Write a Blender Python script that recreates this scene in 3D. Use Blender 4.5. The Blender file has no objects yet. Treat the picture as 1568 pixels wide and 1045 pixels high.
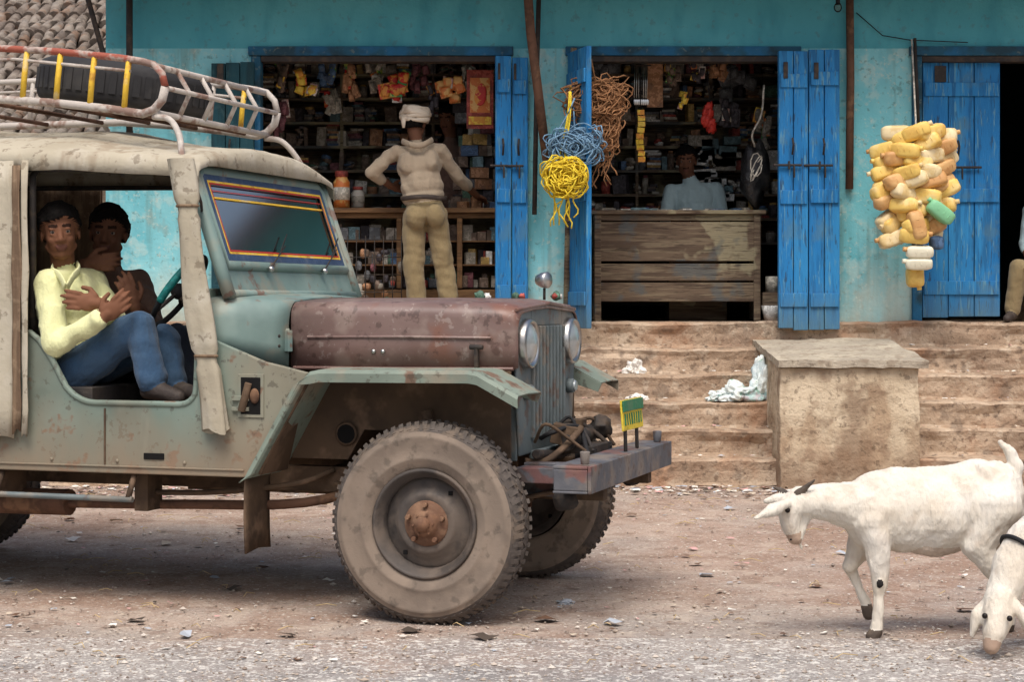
import bpy, bmesh, math, random, time
import numpy as np
from mathutils import Vector, Matrix, noise, Euler
random.seed(7)
R_=random.random
def rr(a,b): return a+(b-a)*random.random()
# survey of the place: photo measurement + real distance from the tripod (m) -> world
def W(px,py,d): return Vector(((px-784)*d/2800.0, d, 1.225-(py-463)*d/2800.0))
WY=13.4; WS=2800/WY
def fx(px): return (px-784)/WS
def fz(py): return 1.225+(463-py)/WS
def lin(c):
    o=[]
    for v in c:
        v=v/255.0
        o.append(v/12.92 if v<=.04045 else ((v+.055)/1.055)**2.4)
    return tuple(o)+(1,)
# ---------------------------------------------------------------- materials
def mat(name,base,layers=(),rough=.85,metal=0,bump=(30,.3),zg=None,spec=.3,bst=(1,1,1),yg=None,sheen=0):
    m=bpy.data.materials.new(name); m.use_nodes=True
    nt=m.node_tree; N=nt.nodes; L=nt.links
    p=N['Principled BSDF']
    tc=N.new('ShaderNodeTexCoord')
    out=tc.outputs['Object']
    def noi(scale,st=(1,1,1),det=3.5,ro=.6):
        mp=N.new('ShaderNodeMapping'); mp.inputs['Scale'].default_value=st
        L.new(out,mp.inputs['Vector'])
        n=N.new('ShaderNodeTexNoise'); n.inputs['Scale'].default_value=scale
        n.inputs['Detail'].default_value=det; n.inputs['Roughness'].default_value=ro
        L.new(mp.outputs[0],n.inputs['Vector']); return n
    def rng(sock,lo,hi,a=0,b=1):
        r=N.new('ShaderNodeMapRange'); r.inputs[1].default_value=lo; r.inputs[2].default_value=hi
        r.inputs[3].default_value=a; r.inputs[4].default_value=b
        L.new(sock,r.inputs[0]); return r.outputs[0]
    K=lambda v: .5+(v-.5)/1.3
    rgb=N.new('ShaderNodeRGB'); rgb.outputs[0].default_value=lin(base); cur=rgb.outputs[0]
    def mix(cur,col,fs):
        mx=N.new('ShaderNodeMix'); mx.data_type='RGBA'
        L.new(fs,mx.inputs[0]); L.new(cur,mx.inputs[6]); mx.inputs[7].default_value=lin(col)
        return mx.outputs[2]
    def grad(cur,axis,col,z0,z1,fac):
        sx=N.new('ShaderNodeSeparateXYZ'); L.new(out,sx.inputs[0])
        n=noi(3,(1,1,.5)) 
        ad=N.new('ShaderNodeMath'); ad.operation='MULTIPLY_ADD'
        L.new(n.outputs['Fac'],ad.inputs[0]); ad.inputs[1].default_value=abs(z1-z0)*2.0; L.new(sx.outputs[axis],ad.inputs[2])
        off=abs(z1-z0)*1.0
        return mix(cur,col,rng(ad.outputs[0],min(z0,z1)+off,max(z0,z1)+off,fac if z0<z1 else 0,0 if z0<z1 else fac))
    if yg:
        for (col,a,b_,fac) in yg: cur=grad(cur,'Y',col,a,b_,fac)
    for ly in layers:
        col,sc,lo,hi=ly[:4]; fac=ly[4] if len(ly)>4 else 1; st=ly[5] if len(ly)>5 else (1,1,1)
        fac*= .66 if 9<sc<38 else .85
        n=noi(sc,st)
        cur=mix(cur,col,rng(n.outputs['Fac'],K(lo),K(hi),0,fac))
    if zg:
        for (col,z0,z1,fac) in zg: cur=grad(cur,'Z',col,z0,z1,fac)
    L.new(cur,p.inputs['Base Color'])
    p.inputs['Roughness'].default_value=rough; p.inputs['Metallic'].default_value=metal
    p.inputs['Specular IOR Level'].default_value=spec
    if sheen: p.inputs['Sheen Weight'].default_value=sheen; p.inputs['Sheen Roughness'].default_value=.6
    if bump:
        n=noi(bump[0],bst,4,.62)
        b=N.new('ShaderNodeBump'); b.inputs['Strength'].default_value=bump[1]
        b.inputs['Distance'].default_value=bump[2] if len(bump)>2 else .02
        L.new(n.outputs['Fac'],b.inputs['Height']); L.new(b.outputs[0],p.inputs['Normal'])
    return m
def glassmat(name,tint,refl=.25,rough=.08,g_=.6):
    m=bpy.data.materials.new(name); m.use_nodes=True; nt=m.node_tree; N=nt.nodes; L=nt.links
    N.remove(N['Principled BSDF'])
    t=N.new('ShaderNodeBsdfTransparent'); t.inputs[0].default_value=lin(tint)
    g=N.new('ShaderNodeBsdfGlossy'); g.inputs['Roughness'].default_value=rough; g.inputs[0].default_value=(g_,g_*.97,g_*.92,1)
    fr=N.new('ShaderNodeLayerWeight'); fr.inputs[0].default_value=refl
    mx=N.new('ShaderNodeMixShader'); L.new(fr.outputs['Fresnel'],mx.inputs[0]); L.new(t.outputs[0],mx.inputs[1]); L.new(g.outputs[0],mx.inputs[2])
    L.new(mx.outputs[0],N['Material Output'].inputs[0]); return m

WL=[((146,206,212),1.1,.42,.62,.8),((84,162,176),3.0,.5,.7,.65,(1,1,.35)),((184,208,202),7,.56,.68,.55),((90,120,116),22,.63,.72,.8),((108,140,136),2.2,.56,.72,.65,(4,4,.22)),((140,132,112),5,.60,.72,.5,(1,1,.5)),((200,204,190),34,.64,.7,.6)]
wall_m=mat('teal_limewash',(118,192,202),WL,rough=.92,bump=(14,.4,.02),zg=[((196,200,186),1.0,1.5,.85),((128,120,98),.95,1.18,.6)])
wall_shade_m=mat('teal_wall_shade',(80,160,174),[((100,178,188),1.3,.42,.65,.7),((60,136,152),3.5,.5,.7,.6,(1,1,.35)),((90,120,120),18,.62,.72,.6)],rough=.92,bump=(14,.4,.02))  # wall teal darkened for the band above the doors: porch shade put into colour
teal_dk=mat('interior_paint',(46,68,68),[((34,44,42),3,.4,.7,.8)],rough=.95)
step_m=mat('plaster_steps',(170,148,126),[((190,170,148),2.0,.42,.62,.85),((148,122,100),4.5,.5,.66,.75,(1,1,1.6)),((124,108,94),1.3,.5,.68,.75),((206,192,172),11,.58,.68,.6),((98,80,66),24,.60,.70,.9),((164,122,92),2.6,.57,.72,.6),((106,92,80),6,.58,.68,.6)],rough=.95,bump=(20,.6,.03))
block_m=mat('plaster_block',(188,170,144),[((208,193,168),2.2,.4,.62,.8),((156,130,104),4,.5,.66,.8,(1,1,.5)),((122,98,78),2.4,.56,.69,.8),((92,78,64),24,.62,.7,.8),((138,116,96),8,.57,.68,.6)],rough=.95,bump=(18,.6,.03),zg=[((122,96,76),.0,.3,.75)])
slab_m=mat('slab_cement',(166,156,140),[((196,186,166),4,.42,.62,.8),((124,108,92),8,.53,.66,.7),((92,80,68),30,.6,.7,.7)],rough=.95,bump=(24,.7,.025))
blue_m=mat('blue_door_paint',(28,114,176),[((54,142,196),2.4,.45,.62,.7,(1,1,.3)),((18,80,128),6,.5,.66,.75,(4,4,.3)),((112,156,166),16,.60,.68,.8,(3,3,.3)),((44,52,58),14,.63,.68,1,(4,4,.4)),((84,114,122),5,.58,.72,.5)],rough=.65,bump=(40,.4,.01),bst=(4,4,.3),spec=.3,zg=[((84,112,122),1.0,1.4,.7)])
blue2_m=mat('blue_frame_paint',(34,84,108),[((36,58,68),5,.45,.6,.9),((120,130,120),22,.62,.7,.7),((30,104,150),3,.5,.62,.7)],rough=.75,bump=(40,.4,.01))
tealdoor_m=mat('old_teal_door',(26,70,80),[((20,48,54),5,.45,.62,.8,(3,3,.4)),((60,90,92),18,.6,.7,.6)],rough=.7,bump=(40,.4,.01),bst=(4,4,.3))
wood_m=mat('old_counter_wood',(110,94,78),[((78,64,54),4,.42,.58,.8,(.5,3,5)),((138,124,102),7,.5,.62,.7,(.4,3,6)),((158,150,122),2.2,.57,.61,.85),((84,96,100),3.0,.56,.64,.7),((50,40,34),16,.58,.68,.9,(.4,3,5))],rough=.85,bump=(30,.5,.012),bst=(.4,3,6))
wood2_m=mat('brown_wood',(132,100,68),[((98,72,50),4,.42,.58,.8,(.5,3,5)),((62,44,34),18,.58,.7,.8,(.4,3,5))],rough=.75,bump=(30,.4,.01),bst=(.4,3,6))
rust_m=mat('rusty_iron',(104,78,64),[((70,54,46),8,.42,.6,.9),((140,108,84),8,.54,.68,.7)],rough=.92,bump=(60,.3,.01),spec=.1)
iron_m=mat('dark_iron',(54,50,48),[((88,74,62),14,.5,.68,.9)],rough=.7,bump=(60,.3,.005),metal=.2)
DG=[((158,150,143),6.0,8.2,.85)]
dirt_m=mat('red_dirt',(170,146,130),[((190,170,154),.8,.42,.6,.75),((146,118,100),1.5,.46,.62,.7),((160,152,144),.42,.44,.6,.75),((132,108,92),7,.54,.66,.6),((210,202,190),42,.61,.68,.9),((88,72,62),70,.61,.69,.9),((198,182,166),5,.56,.68,.5)],rough=.97,bump=(38,.8,.025),yg=DG)
road_m=mat('dusty_asphalt',(148,144,141),[((166,161,155),.9,.42,.6,.8),((124,119,116),2.6,.5,.66,.6),((218,214,208),60,.57,.63,.95),((228,224,216),20,.59,.65,1.0),((86,80,78),85,.60,.70,.8)],rough=.93,bump=(70,.9,.012),yg=[((168,148,134),6.85,5.65,.95)])
# jeep
green_m=mat('jeep_grey_green',(110,126,116),[((126,142,132),2.0,.42,.6,.7),((92,106,98),5,.5,.66,.6),((144,128,106),2.2,.53,.68,.65,(1,1,.5)),((118,82,62),8,.62,.68,.9),((68,62,54),30,.62,.68,.8),((148,154,142),7,.6,.7,.4,(1,1,.2)),((104,100,86),1.3,.5,.66,.6)],rough=.6,bump=(6,.10,.01),spec=.4,zg=[((142,120,98),.5,.82,.85)])
fend_m=mat('fender_pale_green',(126,138,126),[((106,118,108),5,.45,.62,.6),((150,130,110),3.4,.50,.66,.75),((110,76,58),8,.60,.67,.95),((72,64,54),26,.60,.69,.8)],rough=.65,bump=(20,.15,.01),spec=.35)
cowl_m=mat('cowl_blue_green',(112,134,129),[((100,120,117),4,.45,.62,.6),((144,134,116),5,.55,.68,.65),((112,78,62),9,.63,.69,.9),((140,158,151),3,.54,.66,.5)],rough=.55,bump=(9,.1,.01),spec=.45)
hood_m=mat('hood_brown_primer',(112,90,84),[((130,110,104),1.6,.42,.6,.7,(.5,1,1)),((90,68,62),3.5,.48,.64,.7,(.5,1,1)),((150,134,124),6,.56,.68,.55),((122,76,56),4.2,.55,.67,.65),((66,50,44),20,.60,.68,.9),((164,152,144),30,.64,.7,.6)],rough=.42,bump=(6,.18,.012),spec=.5,zg=[((98,66,56),.93,1.10,.6)])
grille_m=mat('grille_blue_grey',(102,112,114),[((80,90,92),5,.45,.62,.7),((136,122,106),6,.53,.66,.7),((100,72,56),10,.60,.68,.9)],rough=.6,bump=(30,.2,.01),spec=.4)
bump_m=mat('bumper_worn',(94,95,100),[((72,74,80),5,.45,.62,.7),((130,118,106),6,.52,.66,.75),((128,72,60),4,.60,.65,.65),((80,60,50),14,.56,.66,1)],rough=.65,bump=(30,.3,.01),spec=.4)
under_m=mat('dusty_chassis',(92,76,62),[((64,54,48),5,.42,.6,.7),((124,102,84),8,.52,.68,.7)],rough=.95,bump=(30,.3,.01),spec=.1)
apron_m=mat('dusty_apron',(92,76,62),[((68,58,50),4,.42,.6,.7),((124,102,84),7,.53,.68,.7)],rough=.95,bump=(30,.3,.01),spec=.1)
canvas_m=mat('beige_canvas',(176,168,150),[((156,147,128),2,.42,.6,.7,(1,1,.5)),((192,186,172),5,.5,.66,.5),((138,122,102),4,.55,.68,.7,(2,2,.35)),((108,96,80),20,.61,.69,.9)],rough=.95,bump=(7,.35,.03),spec=.1)
canvin_m=mat('brown_curtain',(128,108,88),[((96,78,64),9,.42,.58,.8,(4,4,.3)),((158,138,114),20,.55,.68,.6)],rough=.95,bump=(20,.3,.02),spec=.1)
tyre_m=mat('dusty_tyre',(130,117,105),[((146,131,117),3,.42,.6,.7),((104,94,86),5,.5,.66,.65),((80,74,68),18,.57,.68,.7)],rough=.95,bump=(40,.25,.008),spec=.1)
tread_m=mat('tyre_tread',(96,89,84),[((66,62,60),9,.42,.6,.9),((126,112,99),9,.53,.66,.8)],rough=.95,bump=(60,.3,.01),spec=.1)
tyreb_m=mat('black_rubber',(46,46,48),[((70,68,66),5,.45,.62,.8)],rough=.8,bump=(40,.2,.01))
rim_m=mat('rim_dusty_dark',(76,70,66),[((112,99,88),3.5,.45,.6,.75),((50,47,46),8,.5,.66,.8)],rough=.65,bump=(40,.2,.01),spec=.35)
hub_m=mat('hub_rust',(120,88,68),[((84,62,52),9,.42,.6,.8),((146,114,90),9,.53,.66,.8)],rough=.85,bump=(50,.4,.008))
chrome_m=mat('chrome',(190,190,188),[((120,112,104),9,.52,.66,.6)],rough=.3,metal=1,bump=(20,.05,.01))
lens_m=mat('lamp_lens',(180,188,190),[((140,146,146),9,.45,.65,.5)],rough=.15,bump=(40,.1,.01),spec=.8,metal=.4)
glass_m=glassmat('windshield_glass',(140,148,150),.26,.12,.62)
yel_m=mat('yellow_paint',(222,182,60),[((170,114,50),9,.54,.64,.8),((206,196,170),7,.58,.68,.6)],rough=.6,bump=(40,.3,.01))
redp_m=mat('red_stripe',(176,50,40),rough=.5,bump=None)
dblue_m=mat('darkblue_frame',(56,74,102),[((90,100,118),8,.5,.66,.7)],rough=.6)
white_tube=mat('rack_white_paint',(178,170,162),[((116,80,64),8,.52,.62,.9),((208,202,192),18,.55,.68,.6)],rough=.7,bump=(50,.3,.008))
redtube=mat('rack_red_paint',(150,82,66),[((178,168,158),9,.46,.56,1),((96,60,48),9,.55,.65,.8)],rough=.7,bump=(50,.3,.008))
tealw_m=mat('teal_wrap',(26,120,116),[((18,84,84),40,.45,.6,.8)],rough=.6)
seat_m=mat('seat_vinyl',(54,52,52),[((80,72,64),6,.5,.68,.7)],rough=.65)
plate_m=mat('plate_yellow',(214,190,60),[((160,136,56),9,.53,.66,.7)],rough=.6)
plateg_m=mat('plate_green',(48,114,80),[((90,120,90),9,.5,.66,.6)],rough=.6)
blk_m=mat('black_plain',(30,30,32),rough=.75,bump=(50,.1,.01))
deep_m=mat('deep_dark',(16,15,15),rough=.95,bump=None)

# ---------------------------------------------------------------- mesh builder
def basis_to(axis):
    return Vector(axis).to_track_quat('Z','Y').to_matrix().to_4x4()
CUBE=[Vector((x,y,z)) for x in(-.5,.5) for y in(-.5,.5) for z in(-.5,.5)]
CF=((0,1,3,2),(4,6,7,5),(0,4,5,1),(2,3,7,6),(0,2,6,4),(1,5,7,3))
_sph={}
def unit_sphere(seg):
    if seg not in _sph:
        n=max(6,seg*2//3); vs=[Vector((0,0,1))]; fs=[]
        for i in range(1,n):
            t=math.pi*i/n
            for k in range(seg):
                p=2*math.pi*k/seg; vs.append(Vector((math.sin(t)*math.cos(p),math.sin(t)*math.sin(p),math.cos(t))))
        vs.append(Vector((0,0,-1))); e=len(vs)-1
        for k in range(seg):
            k2=(k+1)%seg; fs.append((0,1+k,1+k2))
            for i in range(n-2): a=1+i*seg; fs.append((a+k,a+seg+k,a+seg+k2,a+k2))
            a=1+(n-2)*seg; fs.append((a+k,e,a+k2))
        _sph[seg]=(vs,fs)
    return _sph[seg]
def sp(pts,n=5):
    P=[Vector(p) for p in pts]; P=[P[0]*2-P[1]]+P+[P[-1]*2-P[-2]]; out=[]
    for i in range(1,len(P)-2):
        a,b,c,d=P[i-1:i+3]
        for k in range(n):
            t=k/n; out.append(.5*((2*b)+(c-a)*t+(2*a-5*b+4*c-d)*t*t+(3*b-a-3*c+d)*t**3))
    return out+[P[-2]]
class B:
    def __init__(s): s.bm=bmesh.new(); s.mats=[]
    def mi(s,m):
        if m not in s.mats: s.mats.append(m)
        return s.mats.index(m)
    def raw(s,cos,faces,m,sm):
        nv=s.bm.verts.new; nf=s.bm.faces.new
        V=[nv(c) for c in cos]; i=s.mi(m)
        for f in faces:
            q=nf([V[k] for k in f]); q.material_index=i; q.smooth=sm and len(f)<=4
        return V
    def boxM(s,M,m): return s.raw([M@c for c in CUBE],CF,m,False)
    def box(s,c,sz,m,rot=None):
        M=Matrix.Translation(c)@((Euler(rot).to_matrix().to_4x4()) if rot else Matrix.Identity(4))@Matrix.Diagonal((sz[0],sz[1],sz[2],1))
        return s.boxM(M,m)
    def bx(s,x0,x1,y0,y1,z0,z1,m): return s.box(((x0+x1)/2,(y0+y1)/2,(z0+z1)/2),(abs(x1-x0),abs(y1-y0),abs(z1-z0)),m)
    def cyl(s,a,b,r1,r2,m,seg=12,sm=True):
        a=Vector(a);b=Vector(b);Q=basis_to(b-a).to_3x3()
        ring=[Q@Vector((math.cos(2*math.pi*k/seg),math.sin(2*math.pi*k/seg),0)) for k in range(seg)]
        cos=[a+v*r1 for v in ring]+[b+v*r2 for v in ring]
        fs=[(k,(k+1)%seg,seg+(k+1)%seg,seg+k) for k in range(seg)]+[tuple(range(seg))[::-1],tuple(range(seg,2*seg))]
        s.raw(cos,fs,m,sm)
    def ball(s,c,r,m,rot=None,seg=14,sq=1.0,nz=0,nsc=6):
        if not hasattr(r,'__len__'): r=(r,r,r)
        M=Matrix.Translation(c)@((Euler(rot).to_matrix().to_4x4()) if rot else Matrix.Identity(4))
        o=Vector((R_()*50,R_()*50,R_()*50)); vs,fs=unit_sphere(seg); out=[]
        for v in vs:
            k=Vector([math.copysign(abs(t)**sq,t) for t in v]) if sq!=1 else v.copy()
            if nz: k*=1+nz*noise.noise(v*nsc/3+o)
            out.append(M@Vector((k.x*r[0],k.y*r[1],k.z*r[2])))
        s.raw(out,fs,m,True)
    def tube(s,pts,r,m,seg=8,closed=False,flat=None):
        pts=[Vector(p) for p in pts]; n=len(pts); cos=[]
        up=None
        for i,p in enumerate(pts):
            if closed: t=(pts[(i+1)%n]-pts[i-1])
            else: t=pts[min(i+1,n-1)]-pts[max(i-1,0)]
            if t.length<1e-9: t=Vector((0,0,1))
            t.normalize()
            if up is None:
                up=Vector((0,0,1)) if abs(t.z)<.9 else Vector((0,1,0))
            up=(up-t*up.dot(t))
            if up.length<1e-6: up=t.orthogonal()
            up.normalize(); sd=t.cross(up)
            rad=r[i] if hasattr(r,'__len__') else r
            f=flat or (1,1)
            cos+=[p+up*math.cos(a)*rad*f[0]+sd*math.sin(a)*rad*f[1] for a in [2*math.pi*k/seg for k in range(seg)]]
        fs=[]
        for i in range(n if closed else n-1):
            A=i*seg;C=((i+1)%n)*seg
            for k in range(seg): fs.append((A+k,A+(k+1)%seg,C+(k+1)%seg,C+k))
        if not closed: fs+=[tuple(range(seg))[::-1],tuple(range((n-1)*seg,n*seg))]
        s.raw(cos,fs,m,True)
    def surf(s,rows,m,sm=True,closed=False):
        n=len(rows[0]); cos=[Vector(p) for r in rows for p in r]; fs=[]
        for i in range(len(rows)-1):
            for k in range(n if closed else n-1):
                fs.append((i*n+k,i*n+(k+1)%n,(i+1)*n+(k+1)%n,(i+1)*n+k))
        s.raw(cos,fs,m,sm)
    def prism(s,pts,mp,t0,t1,m):
        n=len(pts); cos=[mp(p[0],p[1],t0) for p in pts]+[mp(p[0],p[1],t1) for p in pts]
        fs=[tuple(range(n)),tuple(range(n,2*n))[::-1]]+[(i,n+i,n+(i+1)%n,(i+1)%n) for i in range(n)]
        s.raw(cos,fs,m,False)
    def lathe(s,prof,c,axis,m,seg=40):
        M=Matrix.Translation(c)@basis_to(axis)
        s.surf([[M@Vector((r*math.cos(2*math.pi*k/seg),r*math.sin(2*math.pi*k/seg),x)) for k in range(seg)] for r,x in prof],m,True,closed=True)
    def fin(s,name,parent=None,bevel=0,solid=0,loc=None,seg=2):
        bmesh.ops.recalc_face_normals(s.bm,faces=s.bm.faces[:])
        me=bpy.data.meshes.new(name); s.bm.to_mesh(me); s.bm.free()
        for m in s.mats: me.materials.append(m)
        o=bpy.data.objects.new(name,me); bpy.context.collection.objects.link(o)
        if parent: o.parent=parent
        if loc: o.location=loc
        if solid:
            q=o.modifiers.new('s','SOLIDIFY'); q.thickness=solid; q.offset=0
        if bevel:
            q=o.modifiers.new('b','BEVEL'); q.width=bevel; q.segments=seg; q.limit_method='ANGLE'; q.angle_limit=math.radians(40)
        return o
def empty(name,loc=(0,0,0),rz=0):
    e=bpy.data.objects.new(name,None); e.location=loc; e.rotation_euler=(0,0,rz); e.empty_display_size=.2
    bpy.context.collection.objects.link(e); return e
XZ=lambda a,z,t: Vector((a,t,z))
YZ=lambda y,z,t: Vector((t,y,z))

# ---------------------------------------------------------------- organic builder
class Org:
    def __init__(s): s.b=B(); s.pr=[]
    def ell(s,c,r,reg,R=None):
        c=Vector(c); R=R or Matrix.Identity(3)
        M=Matrix.Translation(c)@R.to_4x4()@Matrix.Diagonal((r[0],r[1],r[2],1))
        vs,fs=unit_sphere(20); s.b.raw([M@v for v in vs],fs,None,True)
        s.pr.append(('e',np.array(c),np.array(r),np.array(R),reg))
    def bone(s,a,b,ra,rb,reg):
        a=Vector(a);b=Vector(b)
        for p,r in ((a,ra),(b,rb)): s.b.ball(p,r,None,seg=14)
        if (b-a).length>1e-5: s.b.cyl(a,b,ra,rb,None,16)
        s.pr.append(('b',np.array(a),np.array(b),(ra,rb),reg))
    def chain(s,pts,rs,reg):
        for i in range(len(pts)-1): s.bone(pts[i],pts[i+1],rs[i],rs[i+1],reg)
    def regs(s,P):
        best=np.full(len(P),1e9); idx=np.zeros(len(P),int); names=[]
        for q in s.pr:
            if q[4] not in names: names.append(q[4])
            if q[0]=='e':
                d0=P-q[1]; l=np.linalg.norm(d0,axis=1)+1e-9
                k=np.linalg.norm((d0@q[3])/q[2],axis=1)+1e-9
                d=l*(1-1/k)
            else:
                ab=q[2]-q[1]; L=max(ab@ab,1e-12); t=np.clip(((P-q[1])@ab)/L,0,1)
                d=np.linalg.norm(P-(q[1]+t[:,None]*ab),axis=1)-(q[3][0]+t*(q[3][1]-q[3][0]))
            m=d<best; best[m]=d[m]; idx[m]=names.index(q[4])
        return idx,names
    def fin(s,name,voxel,mm,parent=None,smooth=4,post=None,facepost=None):
        bm=s.b.bm; bmesh.ops.recalc_face_normals(bm,faces=bm.faces[:])
        me=bpy.data.meshes.new(name+'_src'); bm.to_mesh(me); bm.free()
        o=bpy.data.objects.new(name+'_src',me); bpy.context.collection.objects.link(o)
        q=o.modifiers.new('r','REMESH'); q.mode='VOXEL'; q.voxel_size=voxel
        q=o.modifiers.new('s','SMOOTH'); q.factor=.5; q.iterations=smooth
        dg=bpy.context.evaluated_depsgraph_get(); dg.update()
        nm=bpy.data.meshes.new_from_object(o.evaluated_get(dg)); bpy.data.objects.remove(o); nm.name=name
        n=len(nm.vertices); P=np.empty(n*3); nm.vertices.foreach_get('co',P); P=P.reshape(-1,3)
        Nn=np.empty(n*3); nm.vertices.foreach_get('normal',Nn); Nn=Nn.reshape(-1,3)
        vi,names=s.regs(P)
        nf=len(nm.polygons); C=np.empty(nf*3); nm.polygons.foreach_get('center',C); C=C.reshape(-1,3)
        fi,names=s.regs(C)
        fr=[names[i] for i in fi]
        if facepost: fr=facepost(C,fr)
        if post:
            P2=post(P.copy(),Nn,[names[i] for i in vi]); nm.vertices.foreach_set('co',P2.reshape(-1))
        nm.materials.clear(); ml=[]
        for r in sorted(set(fr)):
            ml.append(r); nm.materials.append(mm[r])
        ix={r:i for i,r in enumerate(ml)}
        nm.polygons.foreach_set('material_index',np.array([ix[r] for r in fr],dtype=np.int32))
        nm.polygons.foreach_set('use_smooth',np.ones(nf,dtype=bool)); nm.update()
        ob=bpy.data.objects.new(name,nm); bpy.context.collection.objects.link(ob)
        if parent: ob.parent=parent
        return ob
def frame(f,u):
    f=Vector(f).normalized(); u=Vector(u); u=(u-f*u.dot(f)).normalized(); l=u.cross(f)
    return Matrix((f,l,u)).transposed()
def hand(o,w,d,n,side,curl=.5,s=1.0,reg='skin'):
    w=Vector(w); d=Vector(d).normalized(); n=Vector(n); n=(n-d*n.dot(d)).normalized(); t=n.cross(d)*side
    Rm=Matrix((d,t,n)).transposed()
    o.ell(w+d*.045*s,(.05*s,.038*s,.017*s),reg,Rm)
    o.bone(w-d*.02*s,w+d*.03*s,.024*s,.024*s,reg)
    for k,(off,L) in enumerate(((.03,.068),(.010,.078),(-.011,.072),(-.030,.056))):
        p=w+d*(.083-.004*abs(k-1))*s+t*off*s; a=curl*.35; dd=d
        for i,fr in enumerate((.45,.32,.25)):
            dd=(d*math.cos(a)+n*math.sin(a)+t*off*2.2).normalized()
            q=p+dd*L*fr*s; o.bone(p,q,(.0098-.0008*i)*s,(.0092-.0008*i)*s,reg); p=q; a+=curl*(1.0+.08*k)
    p=w+d*.02*s+t*.028*s; q=p+(d*.6+t*.65+n*.25).normalized()*.038*s; r=q+(d*.85+t*.1+n*.45).normalized()*.034*s
    o.bone(p,q,.014*s,.011*s,reg); o.bone(q,r,.011*s,.0095*s,reg)

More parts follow.
